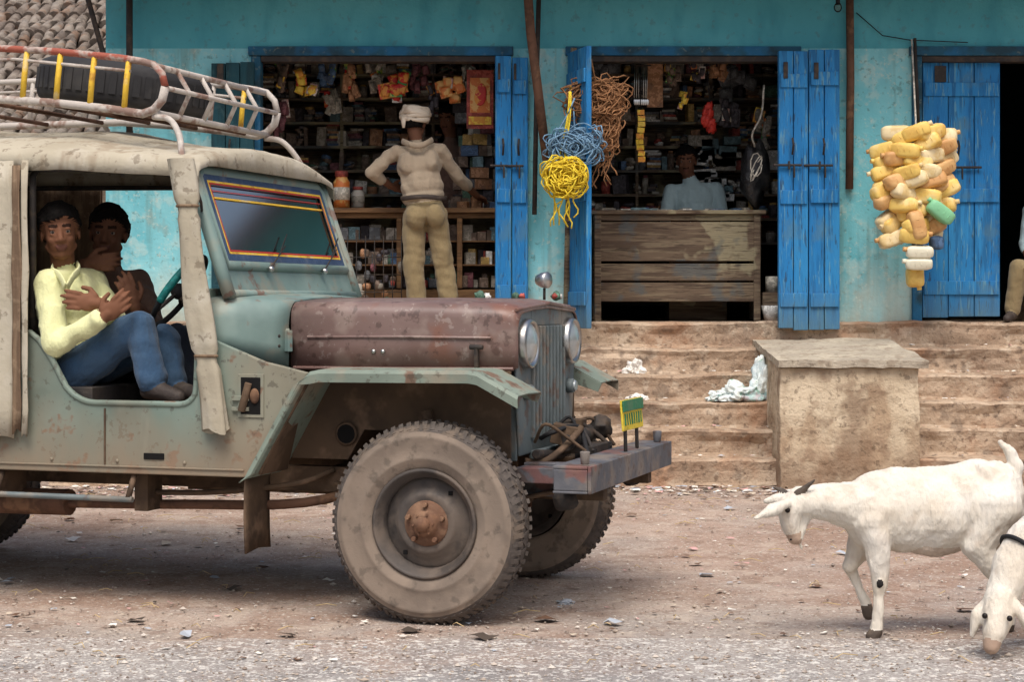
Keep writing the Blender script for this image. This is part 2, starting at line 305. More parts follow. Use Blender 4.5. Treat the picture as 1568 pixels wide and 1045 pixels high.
def skin_mat(name,c,d): return mat(name,c,[(d,7,.45,.65,.3)],rough=.68,bump=(120,.08,.002),spec=.15)
def human(name,j,M,s=1.0,hs=1.0,forearm='skin',voxel=.0065,face=True,hair=True,moust=True,fold=.007,loose=1.0,smooth=3,baggy=False,nape=-.07):
    o=Org(); V=Vector
    par=empty(name)
    sL,sR,pel,neck,hc=[V(j[k]) for k in('sL','sR','pel','neck','head')]
    sm=(sL+sR)/2; up=(sm-pel).normalized(); lat=(sL-sR).normalized(); fw=lat.cross(up).normalized(); lat=up.cross(fw)
    Rt=Matrix((fw,lat,up)).transposed(); T=(sm-pel).length; g=loose
    o.ell(pel,(.112*s,.155*s,.115*s),'pants',Rt)
    if baggy:
        o.ell(pel+up*T*.24,(.122*s,.165*s,.075*s),'shirt',Rt); o.ell(pel+up*T*.40,(.128*s,.172*s,.12*s),'shirt',Rt)
        for q in(1,-1):
            o.ell(pel-fw*.050+lat*q*.070-up*.045,(.088*s,.082*s,.105*s),'pants',Rt)
            o.ell(pel-fw*.040+lat*q*.080+up*T*.78,(.085*s,.080*s,.10*s),'shirt',Rt)
    o.ell(pel+up*T*.26,(.108*s*g,.145*s*g,.13*s),'shirt',Rt)
    o.ell(pel+up*T*.50,(.112*s*g,.152*s*g,.15*s),'shirt',Rt)
    o.ell(pel+up*T*.74,(.112*s*g,.165*s*g,.14*s),'shirt',Rt)
    o.bone(sL-lat*.01,sR+lat*.01,.057*s,.057*s,'shirt')
    o.bone(sm-up*.02,neck-(neck-sm)*.2,.085*s,.056*s,'shirt')
    hf=V(j['hf']).normalized(); hu=V(j.get('hu',(0,0,1))); Rh=frame(hf,hu); k=hs
    def H(x,y,z): return hc+Rh@V((x*k,y*k,z*k))
    o.bone(neck,H(-.02,0,-.05),.050*s,.052*k,'skin')
    for side,sh in ((1,sL),(-1,sR)):
        t='L' if side==1 else 'R'
        e,w=V(j['e'+t]),V(j['w'+t])
        o.bone(sh,e,.056*s*g,.048*s*g,'shirt'); 
        if forearm=='shirt': o.bone(e,w-(w-e)*.1,.047*s*g,.038*s*g,'shirt')
        elif forearm=='half': o.bone(e,e+(w-e)*.42,.049*s*g,.045*s*g,'shirt')
        else:
            mid=e+(w-e)*.25; o.bone(e,mid,.043*s,.042*s,'shirt')
        o.bone(e,w,.037*s,.026*s,'skin')
        if j.get('h'+t): hand(o,w,j['h'+t],j['n'+t],j.get('t'+t,1),j.get('c'+t,.5),s*1.0)
        h,kn,an,to=[V(j[q+t]) for q in('hip','kn','an','toe')]
        kr,ar,hr=(.080,.076,.092) if baggy else (.068,.060,.090)
        o.bone(h,kn,hr*s,kr*s,'pants'); o.bone(kn,kn+(an-kn)*.93,kr*s,ar*s,'pants')
        o.bone(an-(an-kn)*.1,an,.036*s,.036*s,'skin')
        d=(to-an); d.z*=.2
        o.bone(an+V((0,0,-.02)),to-V((0,0,0)),.040*s,.030*s,'shoe'); o.bone(an-d.normalized()*.03+V((0,0,-.035)),to-V((0,0,.0)),.030*s,.027*s,'shoe')
    # head
    o.ell(H(-.012,0,.032),(.097*k,.073*k,.086*k),'head',Rh)
    o.ell(H(.026,0,-.015),(.062*k,.060*k,.086*k),'head',Rh)
    o.ell(H(.042,0,-.080),(.034*k,.032*k,.027*k),'head',Rh)
    o.bone(H(.064,.026,.030),H(.064,-.026,.030),.016*k,.016*k,'head')
    for sd in(1,-1):
        o.ell(H(-.005,sd*.075,-.005),(.018*k,.008*k,.030*k),'ear',Rh)
        o.ell(H(.056,sd*.034,-.024),(.024*k,.021*k,.022*k),'head',Rh)
        o.bone(H(.01,sd*.046,-.055),H(.04,sd*.024,-.086),.020*k,.016*k,'head')
        o.bone(H(.0815,sd*.014,.033),H(.0725,sd*.044,.034),.0062*k,.0050*k,'brow')
        o.ell(H(.0765,sd*.030,.0195),(.011*k,.016*k,.0070*k),'head',Rh); o.ell(H(.0745,sd*.030,-.002),(.010*k,.015*k,.005*k),'head',Rh)
        o.ell(H(.089,sd*.012,-.028),(.010*k,.009*k,.009*k),'head',Rh)
    o.bone(H(.080,0,.022),H(.096,0,-.022),.0090*k,.0125*k,'head')
    o.bone(H(.0795,.016,-.054),H(.0795,-.016,-.054),.0080*k,.0080*k,'lip')
    o.bone(H(.0775,.012,-.063),H(.0775,-.012,-.063),.0080*k,.0080*k,'lip')
    if moust: o.bone(H(.083,.018,-.042),H(.083,-.018,-.042),.0055*k,.0055*k,'brow')
    Rn=np.array(Rh); hcn=np.array(hc)
    def hairmask(P):
        q=((P-hcn)@Rn)/k
        thr=np.interp(q[:,0],[-.1,-.035,.012,.05,.085],[nape,nape+.025,.010,.050,.062])+.006*np.sin(q[:,1]*60)
        return (q[:,2]>thr)&(np.linalg.norm(q,axis=1)<.16)&(q[:,2]>-.10)
    def post(P,Nn,rg):
        hm=hairmask(P) if hair else np.zeros(len(P),bool)
        for i,r in enumerate(rg):
            if r in('head',) and hm[i]:
                v=V(P[i]); a=.017+.009*noise.noise(v*26)+.005*noise.noise(v*80)
                P[i]+=Nn[i]*max(a,.006)
            elif r=='shirt':
                v=V(P[i]); w_=V((v.x*15+v.z*3,v.y*15,v.z*6))
                P[i]+=Nn[i]*fold*(noise.noise(w_)*1.1+.45*(.6-abs(noise.noise(V((v.x*11+v.z*5,v.y*11,v.z*9))))*3))
            elif r=='pants':
                v=V(P[i]); w_=V((v.x*14,v.y*14,v.z*6))
                P[i]+=Nn[i]*fold*(noise.noise(w_)*1.0+.55*noise.noise(V((v.x*9+v.z*5,v.y*9,v.z*20))))
        return P
    def fp(C,fr):
        hm=hairmask(C) if hair else np.zeros(len(C),bool)
        return [('hair' if (r=='head' and hm[i]) else ('skin' if r in('head','ear') else r)) for i,r in enumerate(fr)]
    o.fin('body',voxel,M,par,smooth=smooth,post=post,facepost=fp)
    if face:
        b=B()
        for sd in(1,-1):
            b.ball(H(.0742,sd*.030,.0085),.0098*k,eye_w,seg=12)
            b.ball(H(.0795,sd*.030,.0085),.0060*k,eye_d,seg=10)
        b.fin('eyes',par)
    return par,H,Rt
eye_w=mat('eye_white',(140,126,116),rough=.5,bump=None); eye_d=mat('eye_iris',(22,14,11),rough=.4,bump=None)
hair_m=mat('black_hair',(17,15,14),[((32,28,26),60,.5,.68,.6)],rough=.8,bump=(130,.7,.005),spec=.1)
brow_m=mat('brow_hair',(50,34,27),rough=.8,bump=None,spec=.1)
lip_m=mat('lips',(100,64,54),rough=.6,bump=None,spec=.2)
shoe_m=mat('shoe_leather',(62,54,50),[((96,86,76),12,.5,.68,.7)],rough=.65)

# ================================================================ ground, road
def jitter_line(n): return [noise.noise(Vector((i*.7,3,0)))*.12+noise.noise(Vector((i*3.1,8,0)))*.05 for i in range(n)]
b=B(); b.surf([[(-120,-60,0),(120,-60,0)],[(-120,160,0),(120,160,0)]],dirt_m,False); b.fin('ground')
b=B()
xs=[-60+i*.25 for i in range(481)]
jl=jitter_line(481)
b.surf([[(x,-12,.004) for x in xs],[(x,6.62+jl[i]*1.6,.004) for i,x in enumerate(xs)]],road_m,False); b.fin('road')

# ================================================================ building
shop=empty('shop_building')
X0=fx(162); XE=fx(2150); ZT=3.75; FL=1.08
A0,A1=fx(385),fx(782); B0,B1=fx(870),fx(1222); C0,C1=fx(1396),fx(1640)
LZ=fz(74)
b=B()
def wallgrid(b,x0,x1,z0,z1,y,m):
    nx=max(2,int((x1-x0)/.10)); nz=max(2,int((z1-z0)/.10))
    b.surf([[(x0+(x1-x0)*i/nx, y-.016*abs(noise.noise(Vector((i*.5+x0*3,k*.5,1))))*(0 if i in(0,nx) or k in (0,nz) else 1), z0+(z1-z0)*k/nz) for i in range(nx+1)] for k in range(nz+1)],m)
for x0,x1 in((X0,A0),(A1,B0),(B1,C0),(C1,XE)):
    wallgrid(b,x0,x1,0,LZ,WY,wall_m)
    b.bx(x0,x1,WY+.003,WY+.25,0,LZ,wall_m)
wallgrid(b,X0,XE,LZ,ZT,WY,wall_shade_m); b.bx(X0,XE,WY+.003,WY+.25,LZ+.001,ZT,wall_shade_m)
b.bx(X0,X0+.25,WY+.251,17,0,ZT,wall_m)
b.fin('front_wall',shop)
b=B()
b.bx(X0+.25,XE,WY+.251,17.2,.6,FL,step_m)
for x0,x1 in((A0,A1),(B0,B1),(C0,C1)): b.bx(x0,x1,WY-.01,WY+.251,.7,FL,step_m)
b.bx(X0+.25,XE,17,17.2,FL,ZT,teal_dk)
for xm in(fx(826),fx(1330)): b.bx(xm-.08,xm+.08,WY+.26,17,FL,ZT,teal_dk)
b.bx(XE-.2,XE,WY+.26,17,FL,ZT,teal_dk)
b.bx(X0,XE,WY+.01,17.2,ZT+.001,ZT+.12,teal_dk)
b.fin('rooms',shop)
b=B()
rows=[]
for k in range(2):
    y=WY-.78 if k==0 else WY+3.9; z=3.63 if k==0 else 4.6
    rows.append([(X0-.2+i*.04, y, z+.02*math.sin(i*1.57)) for i in range(int((XE-X0+.4)/.04))])
b.surf(rows,rust_m); b.fin('sheet_roof',shop,solid=.006)
b=B()
for x0,x1 in((A0,A1),(B0,B1),(C0,C1)):
    b.bx(x0,x0+.07,WY-.03,WY+.12,FL,LZ-.06,blue2_m); b.bx(x1-.07,x1,WY-.03,WY+.12,FL,LZ-.06,blue2_m)
    b.bx(x0-.02,x1+.02,WY-.035,WY+.12,LZ-.055,LZ+.012,blue2_m)
    b.bx(x0+.07,x1-.07,WY-.02,WY+.1,LZ-.10,LZ-.056,iron_m)
b.fin('door_frames',shop,bevel=.006)
def door(name,x0,x1,z0,z1,y,m,pl=3,yaw=0,bolt=True):
    b=B(); w=x1-x0
    for i in range(pl):
        a=x0+w*i/pl+.003; c=x0+w*(i+1)/pl-.003
        b.bx(a-x0,c-x0,-.02+rr(-.004,.004),.02,z0+rr(0,.02),z1-rr(0,.015),m)
    for z in (z0+.22,(z0+z1)/2-.05,z1-.22): b.bx(.012,w-.012,-.036,-.0202,z-.05,z+.05,m)
    if bolt:
        z=fz(256); b.cyl((-.04,-.045,z),(w*.75,-.045,z),.009,.009,iron_m); b.bx(w*.3,w*.36,-.058,-.037,z-.03,z+.03,iron_m); b.cyl((w*.5,-.05,z),(w*.5,-.055,z-.09),.007,.007,iron_m)
        b.bx(w*.15,w*.3,-.044,-.037,fz(125),fz(100),iron_m); b.cyl((w*.45,-.04,fz(215)),(w*.45,-.08,fz(225)),.008,.008,iron_m); b.cyl((w*.45,-.08,fz(225)),(w*.45,-.04,fz(240)),.008,.008,iron_m)
    o=b.fin(name,shop,bevel=.004); o.location=(x0,y,0); o.rotation_euler=(0,0,yaw); return o
door('door_leaf_old',fx(326),fx(392),FL,fz(97),WY-.07,tealdoor_m,3)
door('door_leaf_fold_1',fx(758),fx(783),FL,fz(88),WY-.10,blue_m,1,.12)
door('door_leaf_fold_2',fx(784),fx(809),FL,fz(90),WY-.07,blue_m,1,-.1)
door('door_leaf_left',fx(873)+.0,fx(873)+.42,FL-.05,fz(80),WY-.05,blue_m,2,-1.28,bolt=False)
door('door_leaf_right_1',fx(1186),fx(1232),FL-.06,fz(82),WY-.16,blue_m,2,.06)
door('door_leaf_right_2',fx(1232)+.005,fx(1281),FL-.06,fz(78),WY-.13,blue_m,2,.03)
door('door_leaf_store',fx(1414),fx(1534),FL+.03,fz(90),WY+.06,blue_m,3,.0)
# steps
b=B()
prof=[]
NS=6
y=12.15
prof.append((y,0.0,0))
for i in range(NS):
    z=.18*(i+1)
    prof+= [(y+.006,z-.16,0),(y+.004,z-.12,0),(y+.004,z-.08,0),(y,z-.045,0),(y-.008,z-.016,0),(y+.002,z-.002,0),(y+.04,z,0)]
    y+=.23
    if i<NS-1: prof+=[(y-.16,z+.000,0),(y-.12,z+.000,0),(y-.06,z+.001,0),(y-.002,z+.002,0)]
prof+=[(WY+.02,1.08,0)]
xs=[X0-.1+i*.035 for i in range(int((XE-X0+.1)/.035)+1) ]
rows=[]
def chip(x,i): return max(0,noise.noise(Vector((x*3.3,i*7.7,1)))-.22)
for ip,(py_,pz_,_) in enumerate(prof):
    step=int(pz_/.18+.3)
    rows.append([(x,py_+.026*noise.noise(Vector((x*1.1,step*3,2)))+.012*noise.noise(Vector((x*6,pz_*9,py_*9)))+.005*noise.noise(Vector((x*19,pz_*30,py_*30)))+.06*chip(x,step),max(-.02,pz_-.06*chip(x+9,step)+.018*noise.noise(Vector((x*1.3,py_*4,5)))+.010*noise.noise(Vector((x*7,py_*9,pz_*9)))+.004*noise.noise(Vector((x*22,py_*30,pz_*9))))) for x in xs])
b.surf(rows,step_m,False); b.fin('steps',shop)
bx0=W(1193,0,12.05).x; bx1=W(1407,0,12.05).x
def noisybox(b,x0,x1,y0,y1,z0,z1,m,am=.012,n=16,top=None):
    def D(p):
        p=Vector(p)
        if top: p.z+=top(p)
        q=p*5; q2=p*19
        return p+Vector((noise.noise(q),noise.noise(q+Vector((5,5,5))),noise.noise(q+Vector((9,1,3)))))*am+Vector((noise.noise(q2),noise.noise(q2+Vector((5,5,5))),noise.noise(q2+Vector((9,1,3)))))*am*.3
    L=lambda a,c,k: a+(c-a)*k/n
    r=range(n+1)
    b.surf([[D((L(x0,x1,i),y0,L(z0,z1,k))) for i in r] for k in r],m,False)
    b.surf([[D((L(x0,x1,i),y1,L(z0,z1,k))) for i in r] for k in r],m,False)
    b.surf([[D((L(x0,x1,i),L(y0,y1,k),z1)) for i in r] for k in r],m,False)
    b.surf([[D((x0,L(y0,y1,i),L(z0,z1,k))) for i in r] for k in r],m,False)
    b.surf([[D((x1,L(y0,y1,i),L(z0,z1,k))) for i in r] for k in r],m,False)
    bmesh.ops.remove_doubles(b.bm,verts=b.bm.verts[:],dist=.0005)
slope=lambda c:(c.y-12.05)*.085*(1 if c.z>.3 else 0)
b=B(); noisybox(b,bx0,bx1,12.02,WY-.01,-.02,.80,block_m,.014,16,slope); b.fin('porch_block',shop,bevel=.01)
b=B(); noisybox(b,bx0-.012,bx1+.05,11.98,WY-.012,.802,.85,slab_m,.014,16,slope); b.fin('porch_block_slab',shop,bevel=.008)
b=B(); b.box((fx(1556),WY-.02,fz(520)),(.12,.1,.08),mat('brick',(140,70,50),[((110,60,48),9,.4,.6,.7)],rough=.9)); b.fin('exposed_brick',shop,bevel=.01)

def ironpost(name,p,w=.05,m=rust_m):
    b=B(); b.tube(p,w/2,m,6); return b.fin(name,shop)
ironpost('bracket_post_1',[(fx(1299),WY-.04,fz(290)),(fx(1300),WY-.06,fz(120)),(fx(1298),WY-.07,3.7)],.06)
ironpost('bracket_post_2',[(fx(836),WY-.30,fz(250)),(fx(812),WY-.30,fz(60)),(fx(804),WY-.3,3.68)],.075)
ironpost('bracket_post_3',[(fx(818),WY-.12,fz(330)),(fx(822),WY-.12,fz(100)),(fx(826),WY-.12,3.68)],.04,iron_m)
ironpost('bracket_post_4',[(fx(207),WY-.2,fz(215)),(fx(207),WY-.2,3.7)],.05,iron_m)
ironpost('bracket_post_5',[(fx(212),WY-.2,fz(216)),(fx(172),WY-.3,fz(90)),(fx(138),WY-.4,3.66)],.04,iron_m)
ironpost('bracket_post_6',[(fx(1404),WY-.06,fz(200)),(fx(1398),WY-.06,fz(60))],.025,iron_m)
ironpost('door_post',[(fx(866),WY-.09,FL),(fx(872),WY-.09,fz(210)),(fx(878),WY-.09,fz(76))],.05,wood_m)
b=B(); b.tube([(fx(1310),WY-.03,fz(20)),(fx(1350),WY-.03,fz(55)),(fx(1392),WY-.03,fz(62)),(fx(1480),WY-.04,fz(66))],.004,blk_m,5); b.fin('wall_wire',shop)
b=B(); p=W(1283,11,13.1); b.cyl(p+Vector((0,0,.02)),p+Vector((0,0,.07)),.016,.016,blk_m); b.ball(p,(.03,.03,.036),glassmat('bulb_glass',(230,230,225),.3,.05,.9)); b.tube([p+Vector((0,0,.06)),p+Vector((0,.02,.5))],.004,blk_m,5); b.fin('light_bulb')
# ================================================================ neighbour house
nh=empty('tiled_roof_house')
tile_m=mat('old_roof_tiles',(118,107,98),[((150,141,131),5,.42,.6,.8),((76,66,60),8,.5,.66,.8),((134,106,86),7,.56,.68,.7)],rough=.95,bump=(30,.4,.015))
mud_m=mat('mud_wall',(96,74,58),[((120,94,74),3,.42,.6,.8),((64,48,38),6,.53,.67,.7)],rough=.95,bump=(20,.5,.02))
b=B()
sl=Vector((0,.20,.115)).normalized()
for r in range(19):
    for c in range(38):
        y=14.15+r*.19; z=2.43+r*.109; x=-6.9+c*.105+(.03 if r%2 else 0)+rr(-.015,.015)
        if x>X0-.10: continue
        p=Vector((x,y,z+rr(0,.025))); d=(sl+Vector((rr(-.16,.16),0,rr(-.06,.02)))).normalized()
        b.cyl(p-d*.13,p+d*.15,.056,.042,tile_m,9)
b.surf([[(-7,14.1,2.35),(X0-.03,14.1,2.35)],[(-7,17.6,4.3),(X0-.03,17.6,4.3)]],mud_m,False)
b.fin('tile_roof',nh)
b=B(); b.bx(-7,X0-.03,14.7,14.9,0,2.6,mud_m); b.bx(-7.0,X0-.03,13.2,14.7,0,.45,mud_m)
for i in range(6): b.cyl((-6.6+i*.7,14.0,0.4),(-6.6+i*.7,14.0,2.36),.04,.035,wood_m)
b.fin('mud_walls',nh)

# ================================================================ goods
cols=[(140,62,54),(164,134,76),(62,86,116),(172,167,155),(66,94,78),(142,102,72),(98,82,70),(84,108,114),(130,123,111),(98,56,60),(182,167,100),(86,88,90),(194,192,187),(56,52,56)]
gm=[mat('goods_%d'%i,c,[(tuple(min(255,int(v*1.2)+24) for v in c),28,.50,.54,1,(1,1,1)),((46,40,38),14,.58,.62,.8)],rough=.6,bump=None,spec=.3) for i,c in enumerate(cols)]
bright={k:mat('bright_'+k,c,[(d,16,.50,.56,.9)],rough=.45,bump=(20,.4,.02),spec=.4) for k,c,d in(('red',(190,44,38),(226,176,70)),('yellow',(222,188,66),(196,90,44)),('green',(64,132,72),(210,200,90)),('white',(214,210,200),(170,64,54)),('orange',(204,116,56),(222,192,118)))}
dull=[3,6,6,8,8,11,13,3,2,5,9,7,4,1,0,12,6,13,8,11,6]
def gpick(): return gm[random.choice(dull)]
def shelfunit(name,x0,x1,y,z0,z1,rows,parent):
    b=B(); n=rows
    b.bx(x0,x1,y+.30,y+.33,z0,z1,wood_m)
    for k in range(n+1):
        z=z0+(z1-z0)*k/n; b.bx(x0,x1,y,y+.30,z-.010,z+.010,wood_m)
    for k in range(4):
        x=x0+(x1-x0)*k/3; b.bx(x-.012,x+.012,y-.002,y+.299,z0,z1,wood_m)
    for k in range(n):
        z=z0+(z1-z0)*k/n+.011; h=(z1-z0)/n-.03; x=x0+.02
        while x<x1-.06:
            w=rr(.03,.12); t=R_()
            m=gpick()
            if t<.12: x+=w*.8; continue
            hh=h*rr(.35,.98)
            if t<.5: b.box((x+w/2,y+.07+rr(-.05,.06),z+hh/2),(w*.93,.12,hh),m,rot=(0,rr(-.12,.12),rr(-.3,.3)))
            elif t<.66:
                b.cyl((x+w/2,y+.06,z),(x+w/2,y+.06,z+hh*.85),w*.4,w*.4,m,10); b.cyl((x+w/2,y+.06,z+hh*.85),(x+w/2,y+.06,z+hh),w*.3,w*.3,gpick(),10)
            elif t<.84:
                q=z
                while q<z+hh: b.box((x+w/2+rr(-.01,.01),y+.08,q+.01),(w*1.0,.14,.018),gpick(),rot=(0,rr(-.04,.04),rr(-.3,.3))); q+=.02
            else:
                for q in range(4): b.ball((x+w/2+rr(-.02,.02),y+.06,z+hh*(.15+.2*q)),(w*.45,.05,hh*.16),gpick(),rot=(0,rr(-.4,.4),0),sq=.7,nz=.3,seg=8)
            x+=w
    return b.fin(name,parent)
gA=empty('grocery_shelves')
shelfunit('shelf_back',fx(395)-.25,fx(826)-.1,14.75,1.7,3.45,9,gA)
gB=empty('stationery_shelves')
shelfunit('shelf_back',fx(870),fx(1240)+.02,14.75,1.7,3.45,9,gB)
b=B()
for i in range(70):
    x=fx(rr(700,752)); b.box((x,rr(14.0,14.2),1.96+(i%10)*.085),(rr(.05,.14),.1,.08),gpick(),rot=(0,rr(-.05,.05),rr(-.4,.4)))
b.fin('stacked_cartons',gA)
def packets(name,px,py,w,h,d,m,n=6,parent=None):
    b=B(); c=W(px,py,d); sc=d/2800
    b.tube([c+Vector((0,0,h*sc*.5)),c+Vector((0,0,h*sc*.5+.3))],.003,blk_m,4)
    for i in range(n):
        q=c+Vector((rr(-.36,.36)*w*sc,rr(-.04,.04),rr(-.4,.4)*h*sc))
        b.box(q,(w*sc*rr(.3,.45),.012,h*sc*rr(.3,.5)),m if R_()<.75 else random.choice(list(bright.values())),rot=(rr(-.3,.3),rr(-.5,.5),rr(-.6,.6)))
        b.ball(q+Vector((0,-.012,0)),(w*sc*.17,.018,h*sc*.17),m,rot=(0,rr(-.4,.4),0),sq=.6,nz=.3,seg=10)
    return b.fin(name,parent,bevel=.002)
packets('hanging_snack_packets',468,126,38,36,13.75,bright['yellow'],7)
packets('hanging_snack_packets',605,132,44,50,13.75,bright['red'],9)
packets('hanging_snack_packets',688,138,46,44,13.75,bright['orange'],9)
packets('hanging_snack_packets',1048,153,18,26,13.8,bright['yellow'],5)
for px,py,w,h,d,i in((430,120,24,50,13.8,6),(500,112,30,34,13.85,2),(535,128,30,60,13.9,5),(572,116,26,44,13.9,8),(642,118,30,44,13.9,9),(664,150,20,50,13.85,13),(716,120,20,40,13.8,3),(430,190,26,60,13.9,9),(510,160,26,50,14.3,3),(1130,130,60,50,14.3,11),(1118,165,30,60,14.2,13),(925,110,40,50,14.2,11),(1168,200,26,60,14.2,8),(1030,112,24,34,13.9,6),(1068,108,24,40,13.9,13),(1100,104,30,40,13.9,5)):
    packets('hanging_sachets',px,py,w,h,d,gm[i],7)
b=B(); c=W(735,152,13.7)
b.box(c,(.2,.006,.44),gm[0],rot=(.05,0,.1)); b.box(c+Vector((0,-.008,.03)),(.15,.004,.26),bright['orange'],rot=(.05,0,.1)); b.ball(c+Vector((0,-.012,.04)),(.05,.004,.09),bright['red']); b.box(c+Vector((0,-.008,-.16)),(.17,.004,.06),bright['yellow'],rot=(.05,0,.1)); b.fin('wall_calendar')
b=B()
for i in range(9):
    c=W(981+math.sin(i)*1.5,172+i*9,13.7); b.box(c,(.055,.012,.038),bright['yellow'],rot=(rr(-.2,.2),rr(-.1,.1),rr(-.4,.4)))
b.tube([W(981,170,13.7),W(981,70,13.7)],.003,blk_m,4); b.fin('hanging_sachet_strip')
b=B()
for i in range(7):
    x=972+i*3.2; b.cyl(W(x,100,13.72),W(x+rr(-1,1),150,13.72),.004,.004,chrome_m,6); b.ball(W(x,156,13.72),(.014,.005,.024),chrome_m)
b.cyl(W(965,100,13.72),W(997,100,13.72),.005,.005,iron_m); b.fin('hanging_ladles')
b=B()
for i in range(7):
    b.ball(W(1085+rr(-8,10),166+i*5,13.8),(.035,.02,.05),redp_m,rot=(R_(),R_(),R_()),nz=.6)
b.cyl(W(1087,165,13.8),W(1082,95,13.8),.004,.004,blk_m); b.fin('hanging_red_cloth')
b=B(); b.box(W(1003,130,13.9),(.12,.01,.34),gm[5]); b.fin('hanging_board')
blk2=mat('black_plastic_bag',(34,34,36),[((74,72,68),9,.5,.66,.6)],rough=.4,bump=(14,.8,.03),spec=.5)
b=B(); b.ball(W(1156,268,13.78),(.11,.1,.22),blk2,nz=.5,seg=20); b.tube(sp([W(1156,225,13.65),W(1152,205,13.6),W(1166,175,13.6),W(1170,130,13.6)]),.008,gm[3],6)
for i in range(3): b.tube([W(1158+9*math.cos(k*.7+i),252+18*math.sin(k*.7)+i*4,13.56) for k in range(9)],.005,gm[3],5)
b.fin('hanging_black_sack')
b=B()
for i in range(34):
    b.box((fx(rr(1064,1122))*14.65/13.4,14.69,W(0,rr(215,305),14.69).z),(rr(.08,.2),.1,rr(.03,.09)),random.choice([gm[3],gm[12],gm[7],gm[8]]),rot=(0,rr(-.1,.1),0))
b.fin('paper_stacks',gB)
b=B()
c0=W(497,0,13.85).x; c1=W(800,0,13.85).x
b.bx(c0,c1,13.75,14.25,1.90,1.935,wood2_m); b.bx(c0+.02,c1,13.80,13.83,FL,1.32,wood2_m)
b.bx(c0+.02,c1,13.80,13.83,1.86,1.90,wood2_m)
for px in(500,608,700,760): x=W(px,0,13.85).x; b.bx(x,x+.04,13.79,13.835,1.33,1.86,wood2_m)
for z in(1.5,1.68): b.bx(c0+.03,c1,13.84,14.2,z,z+.012,wood2_m)
b.bx(c0+.03,c1,14.21,14.24,FL,1.9,wood_m)
for i in range(110):
    z=random.choice((1.335,1.512,1.692)); h=rr(.05,.13); b.box((rr(c0+.06,c1-.05),rr(13.88,14.0),z+h/2),(rr(.04,.09),.06,h),gpick(),rot=(0,0,rr(-.3,.3)))
for i in range(24): h=rr(.03,.12); b.box((rr(fx(690),fx(752)),rr(13.95,14.15),1.936+h/2),(rr(.05,.1),.06,h),gpick(),rot=(0,0,rr(-.5,.5)))
b.fin('glass_shop_counter',bevel=.004)
b=B()
for i in range(4):
    z=1.30+i*.13
    b.cyl((fx(500),13.62,z),(fx(612),13.62,z),.004,.004,iron_m,6)
for i in range(9): x=fx(500)+i*(fx(612)-fx(500))/8; b.cyl((x,13.62,1.09),(x,13.62,1.72),.004,.004,iron_m,6)
for i in range(40): b.ball((rr(fx(505),fx(612)),13.66,rr(1.12,1.6)),(rr(.015,.035),.02,rr(.015,.04)),gpick(),sq=.7,seg=10)
b.fin('wire_display_rack')
def jar(px,py0,py1,d,r,m,lid):
    b=B(); a=W(px,py1,d); t=W(px,py0,d); a.z=max(a.z,1.937)
    h=t.z-a.z
    b.lathe([(0,0),(r,0),(r,h*.70),(r*.72,h*.80),(r*.72,h*.84)],a,(0,0,1),m,20)
    b.cyl(a+Vector((0,0,h*.84)),a+Vector((0,0,h)),r*.8,r*.8,lid,18)
    b.cyl(a+Vector((0,0,h*.2)),a+Vector((0,0,h*.55)),r*1.02,r*1.02,gm[3],20)
    return b.fin('sweet_jar')
jar(523,262,318,13.85,.062,bright['orange'],gm[0]); jar(499,280,318,14.05,.055,gm[8],gm[12]); jar(548,286,318,14.05,.05,bright['white'],gm[0])
# counter B
b=B()
c0=W(908,0,13.7).x; c1=W(1166,0,13.7).x
zt=W(0,322,13.7).z
b.bx(c0-.02,c1+.03,13.66,14.25,zt-.03,zt,wood_m)
for i,(ya,yb) in enumerate(((326,338),(340,400),(404,430),(433,462))):
    z1=W(0,ya,13.7).z; z0=W(0,yb,13.7).z
    b.bx(c0+.005*i,c1-.004*i,13.70+rr(-.006,.006),13.73,z0,min(z1,zt-.032),wood_m)
for x in(c0+.01,c1-.06): b.bx(x,x+.05,13.680,13.690,1.085,zt-.035,wood_m)
b.bx(c0,c0+.03,13.74,14.2,1.09,zt-.035,wood_m); b.bx(c1-.03,c1,13.74,14.2,1.09,zt-.035,wood_m)
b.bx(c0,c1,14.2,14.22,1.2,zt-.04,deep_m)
b.fin('wooden_counter',bevel=.005)
b=B()
for i in range(40):
    z=zt+.001; h=rr(.008,.03); b.box((rr(c0+.05,c1-.1),rr(13.8,14.15),z+h/2),(rr(.05,.12),rr(.05,.12),h),random.choice([gm[2],gm[3],gm[7],gm[12],gm[8]]),rot=(0,0,rr(-.6,.6)))
b.fin('counter_goods')
b=B(); b.cyl((c1+.08,13.75,1.085),(c1+.08,13.75,1.2),.05,.08,gm[12],18); b.cyl((c1+.1,13.85,1.3),(c1+.1,13.85,1.42),.05,.05,gm[3],18);b.bx(c1+.01,c1+.16,13.7,14.0,1.201,1.299,wood_m); b.fin('steel_pots')
